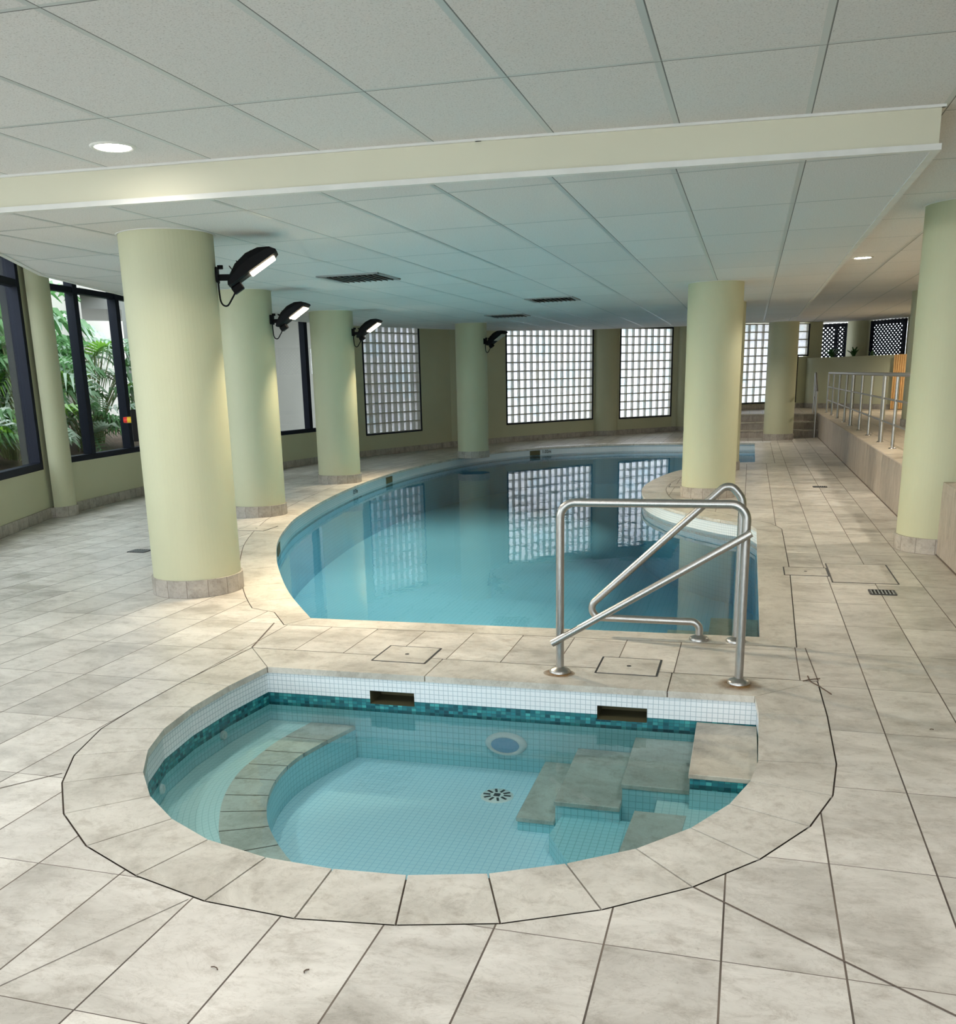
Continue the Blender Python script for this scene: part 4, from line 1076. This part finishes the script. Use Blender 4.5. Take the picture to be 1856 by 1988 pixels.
# ------------------------------------------------------------------ leaves
def split_leaf(b, base, d, up, size, mi=0, lobes=7, droop=.5):
    """one divided leaf: a drooping midrib with finger lobes on both sides"""
    d = d.normalized(); side = d.cross(up).normalized(); up = side.cross(d).normalized()
    def rib(t): return base + d * size * t * (1 - .12 * t) - Vector((0, 0, 1)) * droop * size * t * t * .55
    pts = [rib(i / 10) for i in range(11)]
    for i in range(10):
        w0 = size * .05 * (1 - i / 10) + size * .012; w1 = size * .05 * (1 - (i + 1) / 10) + size * .012
        b.face([pts[i] - side * w0, pts[i] + side * w0, pts[i + 1] + side * w1, pts[i + 1] - side * w1], None, mi)
    for k in range(lobes):
        t = .06 + .86 * k / (lobes - 1)
        ln = size * (.46 * math.sin(PI * (.22 + .72 * t)) + .06)
        for sg in (-1, 1):
            o = rib(t); dir_ = (side * sg * (1 - .45 * t) + d * (.25 + .75 * t)).normalized()
            w = size * .043; wv = d * w
            a = o; m1 = o + dir_ * ln * .55 + up * ln * .10; e = o + dir_ * ln - Vector((0, 0, 1)) * ln * .38
            b.face([a - wv, a + wv, m1 + wv * .95, m1 - wv * .95], None, mi)
            b.face([m1 - wv * .95, m1 + wv * .95, e + wv * .12, e - wv * .12], None, mi)
def garden_plant(x, y, z, n, size, spread, label, mats=('leaf_a', 'leaf_b', 'leaf_c'), seed=0, height=1.0):
    rnd = random.Random(seed)
    t = thing('split_leaf_plant', label, 'plant', (x, y, z), 'split-leaf plants in the garden outside')
    b = MB(); sb = MB()
    for k in range(n):
        az = rnd.uniform(0, 2 * PI); el = rnd.uniform(.25, 1.25); hl = height * rnd.uniform(.45, 1.0)
        out = Vector((math.cos(az), math.sin(az), 0)); o = Vector((x, y, z)) + out * rnd.uniform(0, .12)
        tip = o + out * spread * math.cos(el) * rnd.uniform(.5, 1) + Vector((0, 0, hl))
        mid = (o + tip) / 2 + Vector((0, 0, .1 * hl)) - out * .05
        sb.tube([o, mid, tip], .009, 5, caps=False)
        dd = (out * 1.0 + Vector((0, 0, rnd.uniform(-.35, .45)))).normalized()
        split_leaf(b, tip, dd, Vector((rnd.uniform(-.35, .35), rnd.uniform(-.35, .35), 1)), size * rnd.uniform(.75, 1.2), rnd.choice((0, 0, 0, 1, 2, 2)), 8, rnd.uniform(.2, .9))
    b.build('leaves', [M[q] for q in mats], t); sb.build('stems', M['stem'], t)
# outside ground, garden bed and neighbouring walls
struct(flat_with_holes('ground', [(-40, -30), (30, -30), (30, 60), (-40, 60)], [[(-5.5, -4.1), (4.85, -4.1), (4.85, 29.3), (-.4, 29.3), (-1.8, 26.5), (-6.2, 21.6), (-8.35, 15), (-8.35, 11.5), (-7.7, 8.4), (-6.1, 4.2)]], -.06, M['paving']))
b = MB()
gx = [(-6.55, 5.2), (-7.35, 7.2), (-8.12, 9.4), (-8.42, 11.8), (-8.45, 13.9), (-8.3, 15.0)]
nn_ = 14; V = []; F = []
for i, (x, y) in enumerate(catmull(gx, 4)):
    for k in range(nn_): 
        s_ = k / (nn_ - 1); xx = x - 7.0 * s_ * .93; yy = y + 7.0 * s_ * .2
        V.append((xx, yy, .42 + .9 * s_ + .10 * noise.noise(Vector((xx * 2, yy * 2, 0)))))
m = len(V) // nn_
for i in range(m - 1):
    for k in range(nn_ - 1): F.append((i * nn_ + k, i * nn_ + k + 1, (i + 1) * nn_ + k + 1, (i + 1) * nn_ + k))
b.mesh(V, F); struct(b.build('ground_garden_bed', M['soil']))
b = MB(); b.box((-16.5, 15.0, 2.2), (.3, 22, 4.4), -.12); struct(b.build('wall_garden', M['pale_ext']))
b = MB(); b.box((-10.3, 19.6, 1.8), (.25, 9.0, 3.6), -.04); struct(b.build('wall_court', M['concrete']))
b = MB(); b.box((-9.5, 19.5, 3.35), (1.9, 9.4, .2), -.04); struct(b.build('court_shade_roof', M['concrete']))  # unseen overhang added to keep sky light off the court wall
b = MB(); b.box((-13.4, 18.6, 3.5), (3.4, 3.0, 1.0), -.6); struct(b.build('roof_walkway', M['concrete']))
b = MB(); b.cyl((-12.3, 15.7, .5), (-12.3, 15.7, 3.6), .34, 32); b.box((-12.7, 16.2, 3.55), (1.2, 2.0, .5), .2)
tag(b.build('garden_pillar', M['pale_ext']), 'beige outdoor pillar among the leaves behind the second window', 'pillar')
GP = [(-9.30, 9.5, .50, 36, 0.57, .5, 'low split-leaf plant at the foot of the leftmost window', 0.80),
      (-9.3, 7.6, .5, 40, 0.69, .5, 'dark leafy plant filling the bottom of the leftmost window', 1.66),
      (-10.3, 9.1, .6, 44, 1.00, .8, 'tall dark plant hanging over the upper leftmost window', 2.69),
      (-9.45, 10.7, .50, 38, 0.55, .5, 'spiky low plant behind the left pane of the second window', 0.70),
      (-9.9, 11.6, .55, 42, 0.69, .6, 'dense mid-height plant behind the middle pane of the second window', 1.54),
      (-11.0, 11.0, .70, 46, 1.06, .8, 'tall plant with drooping fronds behind the second window, upper left', 2.43),
      (-9.5, 12.3, .50, 36, 0.57, .5, 'low dark plant beside the right mullion of the second window', 0.70),
      (-10.0, 13.2, .55, 40, 0.75, .6, 'bushy plant partly hidden by the nearest left column', 1.66),
      (-11.3, 12.6, .75, 46, 1.12, .8, 'large pale shining plant high behind the second window', 2.18),
      (-11.9, 9.9, .8, 40, 1.06, .8, 'broad plant at the back of the garden, above the leftmost window sill', 2.18),
      (-12.6, 11.5, .9, 44, 1.25, .9, 'tallest plant at the back of the garden by the beige pillar', 2.82),
      (-12.3, 13.9, .7, 40, 0.88, .7, 'plant furthest right in the garden, near the grey court wall', 1.66),
      (-10.6, 7.6, .6, 44, 1.00, .8, 'tall bushy plant at the far left edge of the garden', 2.43),
      (-10.5, 10.3, .6, 40, 0.69, .6, 'bright mid-height plant seen beside the half round wall pilaster', 1.41)]
for k, (x, y, z, n, sz, spd, lab, h) in enumerate(GP): garden_plant(x, y, z, n, sz, spd, lab, seed=30 + k, height=h)
def planter_plant(x, y, z, n, ln, label, seed):
    rnd = random.Random(seed); b = MB()
    for k in range(n):
        az = rnd.uniform(0, 2 * PI); out = Vector((math.cos(az), math.sin(az), 0)); h = ln * rnd.uniform(.6, 1); sp_ = ln * rnd.uniform(.2, .8)
        P_ = [Vector((x, y, z)) + out * sp_ * t * t + Vector((0, 0, 1)) * h * (t - .45 * t * t * t) for t in (0, .25, .5, .75, 1)]
        sd = out.cross(Vector((0, 0, 1))); ws = (.012, .022, .022, .014, .002)
        for i in range(4): b.face([P_[i] - sd * ws[i], P_[i] + sd * ws[i], P_[i + 1] + sd * ws[i + 1], P_[i + 1] - sd * ws[i + 1]])
    tag(b.build('planter_plant', M['leaf_a']), label, 'plant', 'dark plants in the raised planter')
planter_plant(1.95, 27.3, 1.66, 34, .55, 'dark bushy plant in front of the left lattice screen', 5)
planter_plant(2.45, 26.9, 1.66, 12, .62, 'dark spiky plant with long blades in front of the pier', 6)
planter_plant(2.85, 26.7, 1.66, 9, .40, 'small dark sprig right of the spiky plant on the planter', 8)
